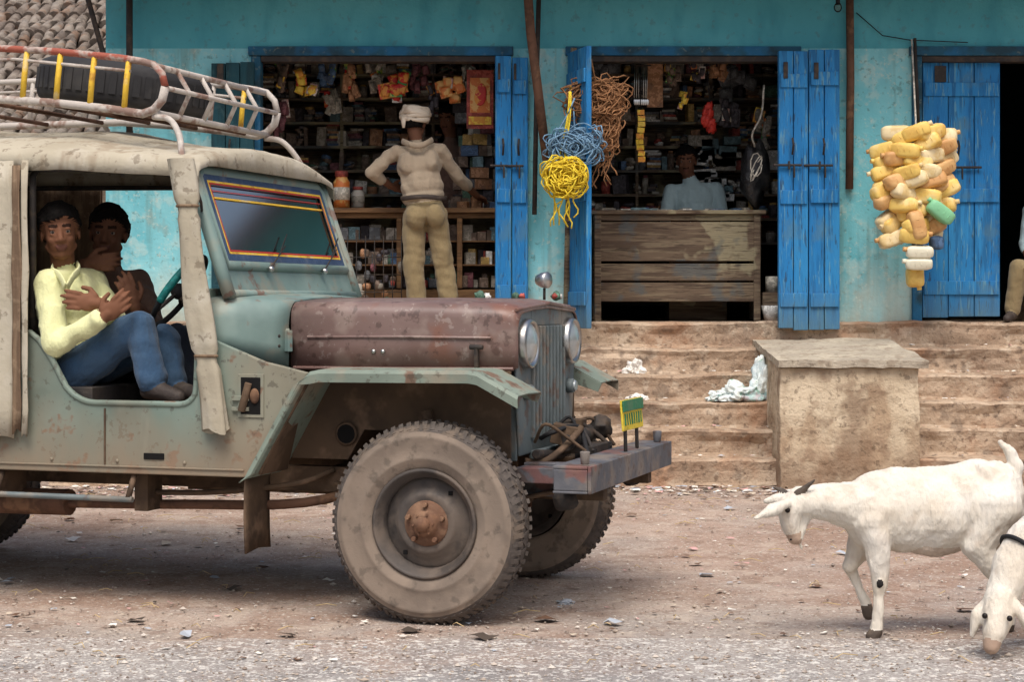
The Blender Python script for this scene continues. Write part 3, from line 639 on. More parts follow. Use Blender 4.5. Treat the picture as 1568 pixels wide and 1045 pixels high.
# ropes
def ropebundle(name,c,w,h,m,n,r,tails=0,top=None,wild=.0):
    b=B()
    for i in range(n):
        o=Vector((rr(-.25,.25)*w,rr(-.05,.05),rr(-.22,.22)*h)); aw=w*rr(.2,.40); ah=h*rr(.2,.38); ph=R_()*6; tl=rr(-.8,.8)
        pts=[]
        for k in range(22):
            t=2*math.pi*k/22; q=1+wild*noise.noise(Vector((math.cos(t)*1.5,math.sin(t)*1.5,i*3.3))); x=aw*math.cos(t)*q; z=ah*math.sin(t)*q
            pts.append(c+o+Vector((x*math.cos(tl)-z*math.sin(tl),.035*math.sin(t*2+ph),x*math.sin(tl)+z*math.cos(tl))))
        b.tube(pts,r,m,5,closed=True)
    for i in range(tails):
        x=rr(-.35,.35)*w; L=rr(.3,1.1)*h
        b.tube([c+Vector((x+.012*math.sin(k*1.1+i)*k*.4,rr(-.01,.01),-h*.3-L*k/7)) for k in range(8)],r,m,5)
    if top is not None: b.tube([c+Vector((0,0,h*.3)),top],r*1.2,m,5)
    return b.fin(name)
yrope=mat('yellow_rope',(232,206,60),[((196,162,30),40,.45,.6,.7)],rough=.7,bump=(200,.4,.004))
brope=mat('blue_rope',(116,150,176),[((70,106,138),40,.45,.6,.7)],rough=.7,bump=(200,.4,.004))
coir=mat('coir_rope',(162,118,82),[((112,80,56),30,.42,.6,.9)],rough=.95,bump=(160,.5,.006))
ropebundle('coir_rope_bundle',W(914,152,13.1),.40,.26,coir,80,.0055,20,W(905,90,13.2),.9)
ropebundle('coir_rope_bundle',W(924,200,13.12),.20,.32,coir,50,.005,16,None,.9)
ropebundle('blue_rope_bundle',W(880,226,12.98),.36,.26,brope,90,.005,2,W(878,150,13.1),.3)
ropebundle('yellow_rope_bundle',W(864,272,12.9),.29,.26,yrope,90,.0055,6,W(874,130,13.1),.4)
b=B()
for (x0,y0,x1,y1,m) in((874,140,866,250,yrope),(872,140,858,250,yrope),(880,150,836,235,brope),(846,290,850,345,yrope),(856,345,850,300,yrope),(868,300,874,338,yrope)):
    b.tube([W(x0+(x1-x0)*t/5+2*math.sin(t),y0+(y1-y0)*t/5,12.95) for t in range(6)],.006,m,5)
b.fin('hanging_cords')
foam=[mat('can_yellow',(226,192,104),[((208,166,84),9,.45,.6,.9),((236,214,160),6,.53,.66,.6)],rough=.5,bump=(20,.2,.01),spec=.4),
      mat('can_cream',(224,206,164),[((206,176,114),9,.45,.6,.9)],rough=.5,bump=(20,.2,.01),spec=.4),
      mat('can_orange',(210,168,112),[((188,138,84),9,.45,.6,.9)],rough=.5,bump=(20,.2,.01),spec=.4),
      mat('can_green',(128,190,146),rough=.5,bump=(60,.2,.01)),mat('can_white',(226,222,200),rough=.5,bump=(60,.2,.01))]
b=B()
def can(px,py,d,m,tilt,yaw,L=.105,r=.054):
    c=W(px,py,d); rot=(rr(-.3,.3),tilt,yaw); Rm=Euler(rot).to_matrix()
    b.ball(c,(L,r,r),m,rot=rot,sq=.5,nz=.06,seg=18)
    e=1 if R_()<.5 else -1
    b.cyl(c+Rm@Vector((e*L*.9,0,r*.4)),c+Rm@Vector((e*(L+.022),0,r*.45)),.018,.016,random.choice([m,foam[2],foam[1]]),10)
    for q in(-.35,.1,.5): b.tube([c+Rm@Vector((q*L,r*1.0*math.cos(t),r*1.0*math.sin(t))) for t in [2*math.pi*k/14 for k in range(14)]],.004,m,4,closed=True)
for row in range(10):
    t=row/9; cy=208+t*156; hw=63*(1-.40*max(0,(t-.5))/.5)*(0.78 if row==0 else 1); n=(4 if row%2 else 5) if row<7 else 3
    for k in range(n):
        f=(k-(n-1)/2)/((n-1)/2)
        can(1403+f*hw*.72+rr(-5,5)-5*t,cy+rr(-6,6),13.0-.13*math.cos(f*1.2)+rr(-.03,.03),foam[0] if R_()<.5 else random.choice(foam[:3]),rr(-.5,.35)-.1,rr(-.6,.6))
can(1440,325,12.82,foam[3],.65,.1); can(1404,345,12.82,foam[2],1.3,0)
can(1408,386,12.84,foam[4],0,0,.095,.045); can(1407,404,12.85,foam[4],0,0,.095,.042)
b.ball(W(1434,372,12.9),(.05,.05,.05),gm[2],sq=.6); 
can(1401,424,12.95,foam[0],1.5,0,.075,.06)
b.tube([W(1403,438,13),W(1403,200,13.05),W(1396,60,13.3)],.007,gm[3],6)
b.fin('hanging_plastic_can_bundle')

# ================================================================ JEEP
YAW=math.radians(-18)
jeep=empty('jeep',(-.118,7.59,0),YAW)
def tyre(parent,c,axis,dusty=True,rim=True,name='tyre'):
    b=B(); ax=Vector(axis).normalized(); c=Vector(c)
    sm_=tyre_m if dusty else tyreb_m; tm=tread_m if dusty else tyreb_m
    prof=[(.205,.066),(.222,.082),(.245,.090),(.252,.094),(.258,.090),(.29,.097),(.325,.097),(.333,.1),(.338,.096),(.352,.090),(.366,.080),(.375,.064),(.379,.04),(.380,0)]
    full=prof+[(r,-x) for r,x in prof[-2::-1]]
    b.lathe(full[:10],c,ax,sm_,64); b.lathe(full[9:18],c,ax,tm,64); b.lathe(full[17:],c,ax,sm_,64)
    M=Matrix.Translation(c)@basis_to(ax); n=72
    if dusty:
        for i in range(n):
            th=2*math.pi*i/n
            for sd in(1,-1):
                t2=th+(math.pi/n if sd<0 else 0)
                b.boxM(M@Matrix.Rotation(t2,4,'Z')@Matrix.Translation((.371,0,sd*.064))@Euler((sd*.22,-sd*.66,0)).to_matrix().to_4x4()@Matrix.Diagonal((.012,.018,.046,1)),tm)
            b.boxM(M@Matrix.Rotation(th,4,'Z')@Matrix.Translation((.380,0,0))@Euler((.5 if i%2 else -.5,0,0)).to_matrix().to_4x4()@Matrix.Diagonal((.009,.016,.055,1)),tm)
    else:
        for i in range(48): b.boxM(M@Matrix.Rotation(2*math.pi*i/48,4,'Z')@Matrix.Translation((.380,0,0))@Matrix.Diagonal((.008,.03,.09,1)),tm)
    if rim:
        b.lathe([(.206,.06),(.212,.078),(.206,.085),(.198,.083),(.192,.066),(.178,.055),(.172,.02),(.165,-.06),(.2,-.08)],c,ax,rim_m,48)
        b.lathe([(.174,.02),(.160,.030),(.135,.034),(.118,.052),(.105,.058),(.085,.050),(.065,.048),(.05,.048)],c,ax,rim_m,48)
        b.lathe([(.088,.051),(.086,.058),(.062,.060),(.05,.07),(.046,.085),(.03,.09),(.0,.09)],c,ax,hub_m,32)
        b.lathe([(.03,.09),(.028,.11),(.0,.112)],c,ax,hub_m,6)
        for i in range(5):
            t=2*math.pi*i/5+.3; p=M@Vector((.072*math.cos(t),.072*math.sin(t),.06)); b.cyl(p,p+ax*.022,.011,.009,hub_m,6)
        for i in range(6):
            t=2*math.pi*i/6+.1; p=M@Vector((.040*math.cos(t),.040*math.sin(t),.085)); b.cyl(p,p+ax*.008,.005,.005,hub_m,6)
        for i in range(2):
            t=2*math.pi*i/2+.9; p=M@Vector((.148*math.cos(t),.148*math.sin(t),.034)); b.box(p,(.016,.008,.016),deep_m)
    return b.fin(name,parent)
WB=-2.92
tyre(jeep,(0,-.62,.383),(0,-1,0),name='wheel_front_near'); tyre(jeep,(0,.62,.383),(0,1,0),name='wheel_front_far')
tyre(jeep,(WB,-.62,.383),(0,-1,0),name='wheel_rear_near'); tyre(jeep,(WB,.62,.383),(0,1,0),name='wheel_rear_far')
b=B()
def arc(cx,cz,r,a0,a1,n=6): return [(cx+r*math.cos(math.radians(a0+(a1-a0)*k/n)),cz+r*math.sin(math.radians(a0+(a1-a0)*k/n))) for k in range(n+1)]
cut=[(-.945,1.02),(-.95,.90)]+arc(-1.02,.89,.07,0,-90,5)[1:]+arc(-1.40,1.0,.18,-90,-140,5)+[(-1.60,.99),(-1.66,1.07),(-1.70,1.10),(-3.55,1.12)]
side=[(-3.55,.54),(-.72,.54),(-.695,.56),(-.50,.90),(-.47,.952),(-.66,.995),(-.88,1.08),(-.93,1.09)]+cut
b.prism(side,XZ,-.72,-.695,green_m); b.prism(side,XZ,.695,.72,green_m)
b.bx(-3.55,-3.53,-.695,.695,.54,1.12,green_m)
for sd in(-1,1):
    b.tube([(p[0],sd*.715,p[1]) for p in [(-.93,1.09)]+cut],.014,green_m,8)
b.bx(-3.53,-.9,-.694,.694,.76,.79,under_m)
b.bx(-.905,-.885,-.694,.694,.56,1.05,under_m)
b.fin('body_tub',jeep,bevel=.006)
b=B()
for sd in(-1,1):
    b.bx(-3.5,-.74,sd*.722-.004,sd*.722+.004,.565,.572,green_m)
    b.bx(-1.36,-1.352,sd*.7215-.003,sd*.7215+.003,.575,.80,under_m)
    b.bx(-1.18,-1.09,sd*.7215-.0035,sd*.7215+.0035,.60,.625,deep_m)
    b.bx(-.765,-.655,sd*.722-.004,sd*.722+.004,.775,.945,green_m)
    b.bx(-.752,-.668,sd*.7225-.006,sd*.7225+.006,.788,.932,deep_m)
    b.cyl((-.745,sd*.735,.80),(-.715,sd*.735,.91),.016,.014,under_m); b.ball((-.69,sd*.732,.86),(.02,.012,.03),rust_m)
    b.bx(-.79,-.715,sd*.729-.004,sd*.729+.004,.84,.86,green_m);b.bx(-.79,-.715,sd*.729-.004,sd*.729+.004,.80,.815,green_m)
    for k in range(8): b.ball((-1.0-k*.3,sd*.722,.59),(.008,.005,.008),green_m,seg=8)
b.fin('body_trim',jeep,bevel=.003)
def sect(a,hw,zb,zs,zt,rd):
    half=[(-hw,zb),(-hw,zb+(zs-zb)*.5),(-hw,zs)]
    for k in range(1,7):
        t=math.radians(90*k/6); half.append((-hw+rd*(1-math.cos(t)),zs+(zt-.018-zs)*math.sin(t)))
    half+=[(-hw*.5,zt-.006),(0,zt)]
    full=half+[(-l,z) for l,z in half[-2::-1]]
    return [Vector((a,l,z)) for l,z in full]
b=B()
b.surf([sect(-.94,.70,1.05,1.16,1.262,.10),sect(-.86,.695,1.05,1.16,1.26,.10),sect(-.78,.66,1.02,1.15,1.255,.10),sect(-.70,.56,.985,1.14,1.248,.09),sect(-.655,.50,.955,1.13,1.245,.08)],cowl_m)
b.fin('cowl',jeep,solid=.01)
b=B()
S=[sect(-.65,.482,.955,1.165,1.240,.06),sect(-.4,.468,.955,1.165,1.242,.06),sect(-.1,.447,.956,1.165,1.240,.06),sect(.2,.428,.957,1.16,1.235,.06),sect(.262,.424,.96,1.15,1.226,.065),sect(.285,.415,.97,1.12,1.20,.07)]
for r in S:
    for v in r: v+=Vector((0,.006*noise.noise(v*5),.005*noise.noise(v*6+Vector((3,3,3)))))
b.surf(S,hood_m)
b.fin('hood',jeep,solid=.008)
b=B()
for sd in(-1,1):
    b.tube([(-.58,sd*.482,1.085),(-.2,sd*.461,1.088),(.18,sd*.437,1.085)],.007,hood_m,8)
    b.tube([(-.64,sd*.485,.962),(-.2,sd*.46,.962),(.27,sd*.43,.965)],.008,hood_m,8)
    for a in(-.30,-.26): b.ball((a,sd*.468,1.03),.010,chrome_m,seg=10)
    b.bx(.12,.135,sd*.455-.012,sd*.455+.012,.945,1.05,iron_m); b.cyl((.10,sd*.46,1.05),(.155,sd*.46,1.05),.01,.01,iron_m); b.bx(.10,.155,sd*.46-.01,sd*.46+.01,.93,.944,iron_m)
    b.box((-.665,sd*.505,1.07),(.07,.02,.085),cowl_m,rot=(0,0,sd*.5)); b.cyl((-.655,sd*.507,1.03),(-.655,sd*.507,1.12),.009,.009,cowl_m)
    b.ball((-.68,sd*.535,1.09),.008,iron_m,seg=8); b.ball((-.68,sd*.535,1.05),.008,iron_m,seg=8)
b.tube([(.275,-.41,1.195),(.285,0,1.222),(.275,.41,1.195)],.008,hood_m,6)
b.fin('hood_fittings',jeep,bevel=.002)
b=B()
fp=[(-.72,.54),(-.695,.56),(-.485,.925),(-.455,.955),(-.42,.962),(.19,.966),(.225,.960),(.385,.875)]
for sd in(-1,1):
    rows=[]
    for (l,dz) in((.735,-.045),(.738,-.012),(.730,0),(.60,.004),(.44,.0)):
        rows.append([Vector((a+(dz*.8 if i<3 else 0), sd*l, z+dz*(1 if i>=3 else .45))) for i,(a,z) in enumerate(fp)])
    b.surf(rows,fend_m,False)
    b.prism([(.385,.872),(.37,.84),(.18,.90),(.22,.955)],XZ,sd*.44,sd*.445,fend_m)
b.fin('fenders',jeep,solid=.006,bevel=.003)
b=B()
for sd in(-1,1):
    b.prism([(-.66,.60),(-.66,.95),(.26,.955),(.26,.62),(.05,.62),(.0,.72),(-.35,.72),(-.42,.60)],XZ,sd*.445,sd*.435,apron_m)
    b.prism([(-.88,.56),(-.88,.95),(-.46,.948),(-.69,.56)],XZ,sd*.692,sd*.684,apron_m)
    b.surf([[(-.69,sd*.44,.55),(-.69,sd*.69,.55)],[(-.68,sd*.44,.95),(-.48,sd*.69,.95)]],apron_m,False)
    b.surf([[(-.745+.02*t*t-.02*t, sd*(.48+.22*i/6),.56-.31*t-.004*abs(i-3)*t) for i in range(7)] for t in (0,.25,.5,.75,1)],under_m)
    b.cyl((-.42,sd*.452,.70),(-.42,sd*.462,.70),.035,.035,deep_m,16); b.lathe([(.03,.0),(.04,.006),(.045,0)],(-.42,sd*.455,.70),(0,sd,0),under_m,18)
b.fin('inner_aprons',jeep,solid=.008)
b=B()
for sd in(-1,1):
    b.bx(-3.5,.62,sd*.36-.03,sd*.36+.03,.46,.56,under_m)
    b.tube([(-.48,sd*.42,.50),(-.3,sd*.42,.46),(0,sd*.42,.42),(.25,sd*.42,.45),(.46,sd*.42,.50)],.02,under_m,6,flat=(.5,1.6))
    b.tube([(-.40,sd*.42,.46),(-.2,sd*.42,.43),(0,sd*.42,.40),(.2,sd*.42,.43),(.34,sd*.42,.46)],.02,under_m,6,flat=(.5,1.6))
    b.tube([(-3.5,sd*.42,.52),(-3.2,sd*.42,.44),(WB,sd*.42,.40),(-2.6,sd*.42,.44),(-2.3,sd*.42,.52)],.025,under_m,6,flat=(.8,1.4))
    for a in(-.07,.07): b.cyl((a,sd*.42,.33),(a,sd*.42,.48),.009,.009,rust_m,8)
    b.cyl((.04,sd*.46,.42),(-.08,sd*.46,.80),.022,.022,under_m)
b.cyl((0,-.55,.383),(0,.55,.383),.035,.035,under_m); b.ball((0,.15,.383),(.13,.12,.14),under_m)
b.cyl((WB,-.55,.383),(WB,.55,.383),.04,.04,under_m); b.ball((WB,.0,.383),(.15,.14,.15),under_m)
b.cyl((.12,-.5,.40),(.12,.5,.40),.014,.014,under_m); b.cyl((.3,-.35,.44),(-.5,-.30,.5),.015,.015,under_m)
b.bx(-.62,.1,-.16,.16,.44,.92,under_m)
b.bx(-1.3,-.62,-.13,.13,.42,.70,under_m)
b.cyl((-1.3,.05,.50),(WB+.1,.0,.42),.03,.03,under_m)
b.tube(sp([(-.3,-.24,.5),(-.6,-.46,.42),(-1.1,-.5,.40),(-1.7,-.5,.385),(-1.9,-.5,.38),(-3.4,-.5,.45)]),.020,rust_m,10)
b.cyl((-1.65,-.5,.39),(-2.2,-.5,.385),.055,.055,rust_m,16)
for a in(-.55,.35,-1.5,-2.4,-3.4): b.bx(a-.03,a+.03,-.36,.36,.47,.55,under_m)
b.tube(sp([(-.5,-.4,.55),(-.62,-.5,.5),(-.95,-.55,.46),(-1.25,-.55,.45)]),.012,under_m,6)
b.bx(-1.28,-1.22,-.62,-.5,.38,.54,under_m); b.bx(-1.9,-1.86,-.72,-.5,.42,.54,under_m)
for sd in(-1,):
    b.tube([(-1.22,sd*.74,.44),(-1.9,sd*.76,.445),(-2.1,sd*.76,.447),(-2.3,sd*.74,.45)],.012,grille_m,8)
    for a in(-1.24,-1.85,-2.25): b.cyl((a,sd*.74,.445),(a+.0,sd*.68,.55),.012,.012,under_m)
b.fin('chassis',jeep)
b=B()
gx=.275
for sd in(-1,1):
    pts=[(sd*.215,.62),(sd*.36,.62),(sd*.395,.85),(sd*.418,1.12),(sd*.405,1.165),(sd*.36,1.195),(sd*.215,1.205)]
    b.prism(pts,YZ,gx-.012,gx,grille_m)
    b.prism([(.12,.60),(.12,.96),(.263,.96),(.263,.60)],XZ,sd*.37,sd*.355,grille_m)
b.bx(gx-.012,gx,-.214,.214,1.13,1.205,grille_m); b.bx(gx-.012,gx,-.214,.214,.60,.68,grille_m)
for i in range(10):
    l=-.214+.428*(i+.0)/9; b.box((gx-.002,l,.905),(.035,.017,.45),grille_m)
b.bx(gx-.05,gx-.04,-.3,.3,.62,1.18,deep_m)
b.bx(.30,.33,-.30,.30,.60,.64,grille_m)
b.tube([(.34,-.36,.63),(.33,0,.60),(.34,.36,.63)],.02,iron_m,8)
b.fin('grille',jeep,bevel=.005)
b=B()
for sd in(-1,1):
    c=(gx+.0,sd*.302,1.06)
    b.lathe([(.096,-.03),(.100,.0),(.098,.025),(.092,.036),(.084,.030),(.080,.024)],c,(1,0,0),chrome_m,32)
    b.lathe([(.081,.024),(.065,.034),(.04,.042),(0,.046)],c,(1,0,0),lens_m,32)
    b.lathe([(.104,-.07),(.106,-.01),(.100,.0)],c,(1,0,0),cowl_m,32)
    b.cyl((gx+.0,sd*.30,.87),(gx+.03,sd*.30,.87),.032,.03,grille_m); b.cyl((gx+.03,sd*.30,.87),(gx+.04,sd*.30,.87),.026,.02,lens_m)
b.fin('headlights',jeep)
b=B()
b.bx(.632,.646,-.66,.66,.512,.616,bump_m); b.bx(.497,.6315,-.66,.66,.603,.616,bump_m); b.bx(.497,.6315,-.66,.66,.512,.522,bump_m)
for sd in(-1,1):
    b.bx(.50,.631,sd*.655-.004,sd*.655+.004,.5225,.6025,bump_m)
    b.bx(.30,.496,sd*.36-.035,sd*.36+.035,.47,.60,bump_m)
    b.cyl((.60,sd*.58,.616),(.60,sd*.58,.665),.016,.02,bump_m)
b.bx(.30,.496,-.50,-.40,.53,.59,bump_m)
b.fin('bumper',jeep,bevel=.006)
b=B()
b.box((.60,.13,.765),(.008,.33,.125),plate_m,rot=(0,-.08,0)); b.box((.6058,.13,.803),(.006,.328,.045),plateg_m,rot=(0,-.08,0))
for i in range(8): b.box((.607,-.0+i*.037,.748),(.005,.007 if i%3 else .016,.048),plateg_m,rot=(rr(-.2,.2),-.08,0))
for l in(.03,.22): b.cyl((.60,l,.617),(.598,l,.71),.008,.008,iron_m)
b.fin('number_plate',jeep,bevel=.002)
b=B()
for i in range(7):
    l0=-.25+i*.08; b.tube(sp([(.30,l0,.66+rr(0,.08)),(.36,l0+rr(-.06,.06),.72+rr(-.03,.04)),(.43,l0+rr(-.05,.10),.70+rr(-.04,.03)),(.50,l0+rr(-.05,.12),.625)]),rr(.006,.011),random.choice([blk_m,iron_m,under_m]),6)
b.cyl((.40,-.15,.66),(.40,.25,.68),.035,.035,iron_m,14); b.ball((.44,.24,.70),(.05,.06,.05),iron_m,nz=.4); b.box((.42,.05,.63),(.16,.3,.03),iron_m)
b.tube(sp([(.29,-.35,.60),(.36,-.30,.60),(.42,-.2,.66),(.45,-.1,.72)]),.014,under_m,8)
b.box((.38,-.1,.69),(.10,.10,.08),under_m,rot=(0,.2,.2)); b.box((.36,.12,.71),(.08,.08,.06),under_m)
for l in(-.5,.5): b.ball((.50,l,.47),(.05,.03,.04),iron_m,nz=.3)
b.fin('front_hardware',jeep,bevel=.004)
b=B()
p=Vector((.16,.34,1.235)); b.cyl(p,p+Vector((0,0,.05)),.006,.006,iron_m); b.lathe([(0,-.045),(.022,-.035),(.033,-.01),(.036,.015),(.03,.022),(0,.024)],p+Vector((0,0,.085)),(1,-.35,.0),chrome_m,20)
b.fin('parking_lamp',jeep)
b=B()
for (a,l,m,r) in((.10,.12,gm[4],.016),(.13,.12,gm[0],.013),(.23,.28,gm[4],.02),(.235,.24,gm[0],.012),(.23,.33,gm[12],.014),(-.12,.3,gm[4],.025),(-.10,.34,gm[12],.016)): b.ball((a,l,1.25),r,m,seg=10,nz=.5)
b.fin('garland_bits',jeep)
# windshield
b=B()
def wp(l,t,off=0):
    return Vector((-.885+(-1.018+.885)*t+off*.94, l, 1.372+(1.755-1.372)*t+off*.33))
fr=[wp(-.60,.0),wp(.60,.0),wp(.60,.93),wp(.565,1.0),wp(-.565,1.0),wp(-.60,.93)]
b.tube(fr,.022,cowl_m,8,closed=True)
for sd in(-1,1):
    b.tube([wp(sd*.645,-.33),wp(sd*.645,.0),wp(sd*.635,1.05)],.028,cowl_m,8,flat=(1,.9)) 
b.surf([[wp(-.64,-.32),wp(.64,-.32)],[wp(-.61,.0),wp(.61,.0)]],cowl_m,False)
b.tube([wp(-.64,-.3),wp(.64,-.3)],.016,cowl_m,8)
b.surf([[wp(-.62,1.0),wp(.62,1.0)],[wp(-.62,1.08),wp(.62,1.08)]],cowl_m,False)
b.fin('windshield_frame',jeep,solid=.006)
b=B()
def ring(l0,l1,t0,t1,w,m,off):
    o=[(l0,t0),(l1,t0),(l1,t1),(l0,t1)]; ht=w/.4
    i=[(l0+w,t0+ht),(l1-w,t0+ht),(l1-w,t1-ht),(l0+w,t1-ht)]
    for k in range(4):
        k2=(k+1)%4; b.surf([[wp(*o[k],off),wp(*o[k2],off)],[wp(*i[k],off),wp(*i[k2],off)]],m,False)
ring(-.585,.585,.04,.96,.028,dblue_m,.016); ring(-.557,.557,.11,.89,.009,yel_m,.0165); ring(-.547,.547,.135,.865,.007,redp_m,.017)
b.surf([[wp(-.54,.70,.012),wp(.54,.70,.012)],[wp(-.54,.72,.012),wp(.54,.72,.012)]],yel_m,False)
b.surf([[wp(-.54,.78,.012),wp(.54,.78,.012)],[wp(-.54,.79,.012),wp(.54,.79,.012)]],redp_m,False)
b.fin('windshield_stripes',jeep)
b=B(); b.surf([[wp(-.585,.05,.006),wp(.585,.05,.006)],[wp(-.585,.95,.006),wp(.585,.95,.006)]],glass_m,False); b.fin('windshield_glass',jeep)
b=B()
for l in(-.25,.3):
    b.cyl(wp(l,-.04,.03),wp(l+.22,.22,.028),.004,.003,iron_m,6); b.cyl(wp(l+.14,.12,.026),wp(l+.28,.36,.026),.004,.003,blk_m,6); b.ball(wp(l,-.05,.03),.014,chrome_m)
b.tube([wp(-.655,.55),wp(-.72,.6,.04),wp(-.74,.75,.05)],.006,iron_m,6)
b.fin('wipers',jeep)
# canopy
b=B()
rows=[]
na=44; nl=20; HW=.70
for i in range(na+1):
    a=-1.0-2.55*i/na; row=[]
    ze=1.80+.055*min(1,(-a-1.0)/.9); cr=.075+.06*min(1,(-a-1.0)/.6); hw=HW-.05*max(0,1-(-a-1.0)/.5)
    sag=-.018*abs(math.sin((a+1.0)*math.pi/.62))
    drop=.055+.015*noise.noise(Vector((a*5,0,0)))
    wv=.006*noise.noise(Vector((a*7,1,0)))
    row.append(Vector((a,-hw-.022+wv,ze-drop-.02))); row.append(Vector((a,-hw-.015,ze-.025)))
    for k in range(nl+1):
        l=-hw+2*hw*k/nl; row.append(Vector((a,l,ze+cr*(1-(abs(l)/hw)**2.2)+sag*(1-(l/hw)**4)+.007*noise.noise(Vector((a*4,l*4,3)))+.003*noise.noise(Vector((a*11,l*9,3))))))
    row.append(Vector((a,hw+.015,ze-.025))); row.append(Vector((a,hw+.02,ze-drop-.02)))
    rows.append(row)
fr0=[Vector((p.x+.03,p.y,p.z-.02)) for p in rows[0]]; fr1=[Vector((p.x+.035,p.y,min(p.z,1.82)-.045 if abs(p.y)<.65 else p.z-.03)) for p in rows[0]]
b.surf([fr1,fr0]+rows,canvas_m); b.fin('canvas_roof',jeep,solid=.006)
b=B()
def curtain(a0,a1,l,zb,zt,m,amp=.012,fr_=38,n=26):
    rows=[]
    for k in range(11):
        z=zb+(zt-zb)*k/10
        rows.append([Vector((a0+(a1-a0)*i/n+.010*noise.noise(Vector((z*4,i*.3,1))),l+amp*math.sin(fr_*(a0+(a1-a0)*i/n)+2.5*noise.noise(Vector((z*2,0,0))))*(1.1-.5*k/10)+.008*noise.noise(Vector((z*5,i*.4,7))),z+(.012*math.sin(i*.8) if k==0 else 0))) for i in range(n+1)])
    b.surf(rows,m)
curtain(-1.76,-2.35,-.752,.67,1.80,canvas_m); curtain(-1.72,-1.76,-.760,.70,1.78,canvin_m,.004,60,6); curtain(-1.69,-1.72,-.752,.68,1.80,canvas_m,.004,60,4)
curtain(-2.24,-3.5,.735,.9,1.84,canvin_m,.014,30,40)
curtain(-3.5,-3.0,-.752,.9,1.84,canvas_m)
rows=[]
for k in range(6): rows.append([Vector((-3.53+.01*math.sin(i),-.72+1.44*i/20,1.0+.85*k/5)) for i in range(21)])
b.surf(rows,canvas_m)
b.fin('side_curtains',jeep,solid=.005)
b=B()
# side curtain gathered into a long loose roll, tied twice
sd=-1; rows=[]
for k in range(41):
    t=k/40; a=-1.005+.16*t; z=1.79-1.07*t
    w_=.048+.004*math.sin(t*11+1)+.006*t
    if k in(7,8,29,30): w_*=.80
    row=[]
    for i in range(18):
        th=2*math.pi*i/18; q=1+.16*math.sin(3*th+t*5)+.10*math.sin(5*th-t*8)
        row.append(Vector((a+.006*math.sin(t*9)+w_*q*math.cos(th),sd*(.755+.006*math.sin(t*6))+w_*.48*q*math.sin(th),z+(.012*math.sin(th*2) if k==40 else 0))))
    rows.append(row)
b.surf(rows,canvas_m,True,closed=True)
for k in(7,29):
    c_=sum(rows[k],Vector())/18; b.tube([c_+(p-c_)*1.06+Vector((0,0,.004*i%3*.002)) for i,p in enumerate(rows[k])],.006,canvin_m,6,closed=True)
b.fin('rolled_side_flap',jeep)
b=B()
for a in(-1.72,-2.6,-3.48):
    b.tube([(a,-.67,1.08),(a,-.67,1.74),(a,-.60,1.81),(a,0,1.88),(a,.60,1.81),(a,.67,1.74),(a,.67,1.08)],.014,iron_m,8)
b.cyl((-1.02,-.64,1.76),(-3.48,-.64,1.80),.012,.012,iron_m); b.cyl((-1.02,.64,1.76),(-3.48,.64,1.80),.012,.012,iron_m)
b.fin('canopy_frame',jeep)
b=B()
b.bx(-.99,-.93,-.64,.64,1.10,1.28,green_m); b.bx(-.95,-.93,-.66,.66,.79,1.10,under_m)
b.bx(-1.95,-1.45,-.66,-.06,.80,.88,seat_m); b.bx(-1.95,-1.45,.06,.66,.80,.92,seat_m); 
b.box((-1.97,-.36,1.08),(.09,.60,.44),seat_m,rot=(0,-.1,0)); b.box((-1.97,.36,1.08),(.09,.60,.44),seat_m,rot=(0,-.1,0))
b.bx(-3.4,-2.15,-.68,-.38,.80,1.0,seat_m); b.bx(-3.4,-2.15,.38,.68,.80,1.0,seat_m)
b.cyl((-1.0,-.33,1.10),(-1.24,-.33,1.26),.018,.018,iron_m)
b.tube([(-1.25,-.05,.80),(-1.28,-.05,1.0),(-1.32,-.07,1.15)],.01,iron_m,6); b.ball((-1.32,-.07,1.17),.022,blk_m)
b.fin('interior',jeep,bevel=.02)
b=B()
c=Vector((-1.235,-.33,1.27)); nrm=Vector((-.80,-.16,.58)).normalized(); u=nrm.orthogonal().normalized(); v=nrm.cross(u)
R0=.175
b.tube([c+(u*math.cos(t)+v*math.sin(t))*R0 for t in [2*math.pi*k/36 for k in range(36)]],.013,blk_m,8,closed=True)
pt=lambda t: c+(u*math.cos(t)+v*math.sin(t))*R0
best=min([2*math.pi*k/60 for k in range(60)],key=lambda t:pt(t).y-.6*pt(t).z)
b.tube([pt(best-.7+.1*k) for k in range(15)],.017,tealw_m,8)
for t in(0.3,2.4,4.5): b.cyl(c,c+(u*math.cos(t)+v*math.sin(t))*R0*.97,.009,.009,iron_m)
b.ball(c,.035,blk_m); b.fin('steering_wheel',jeep)
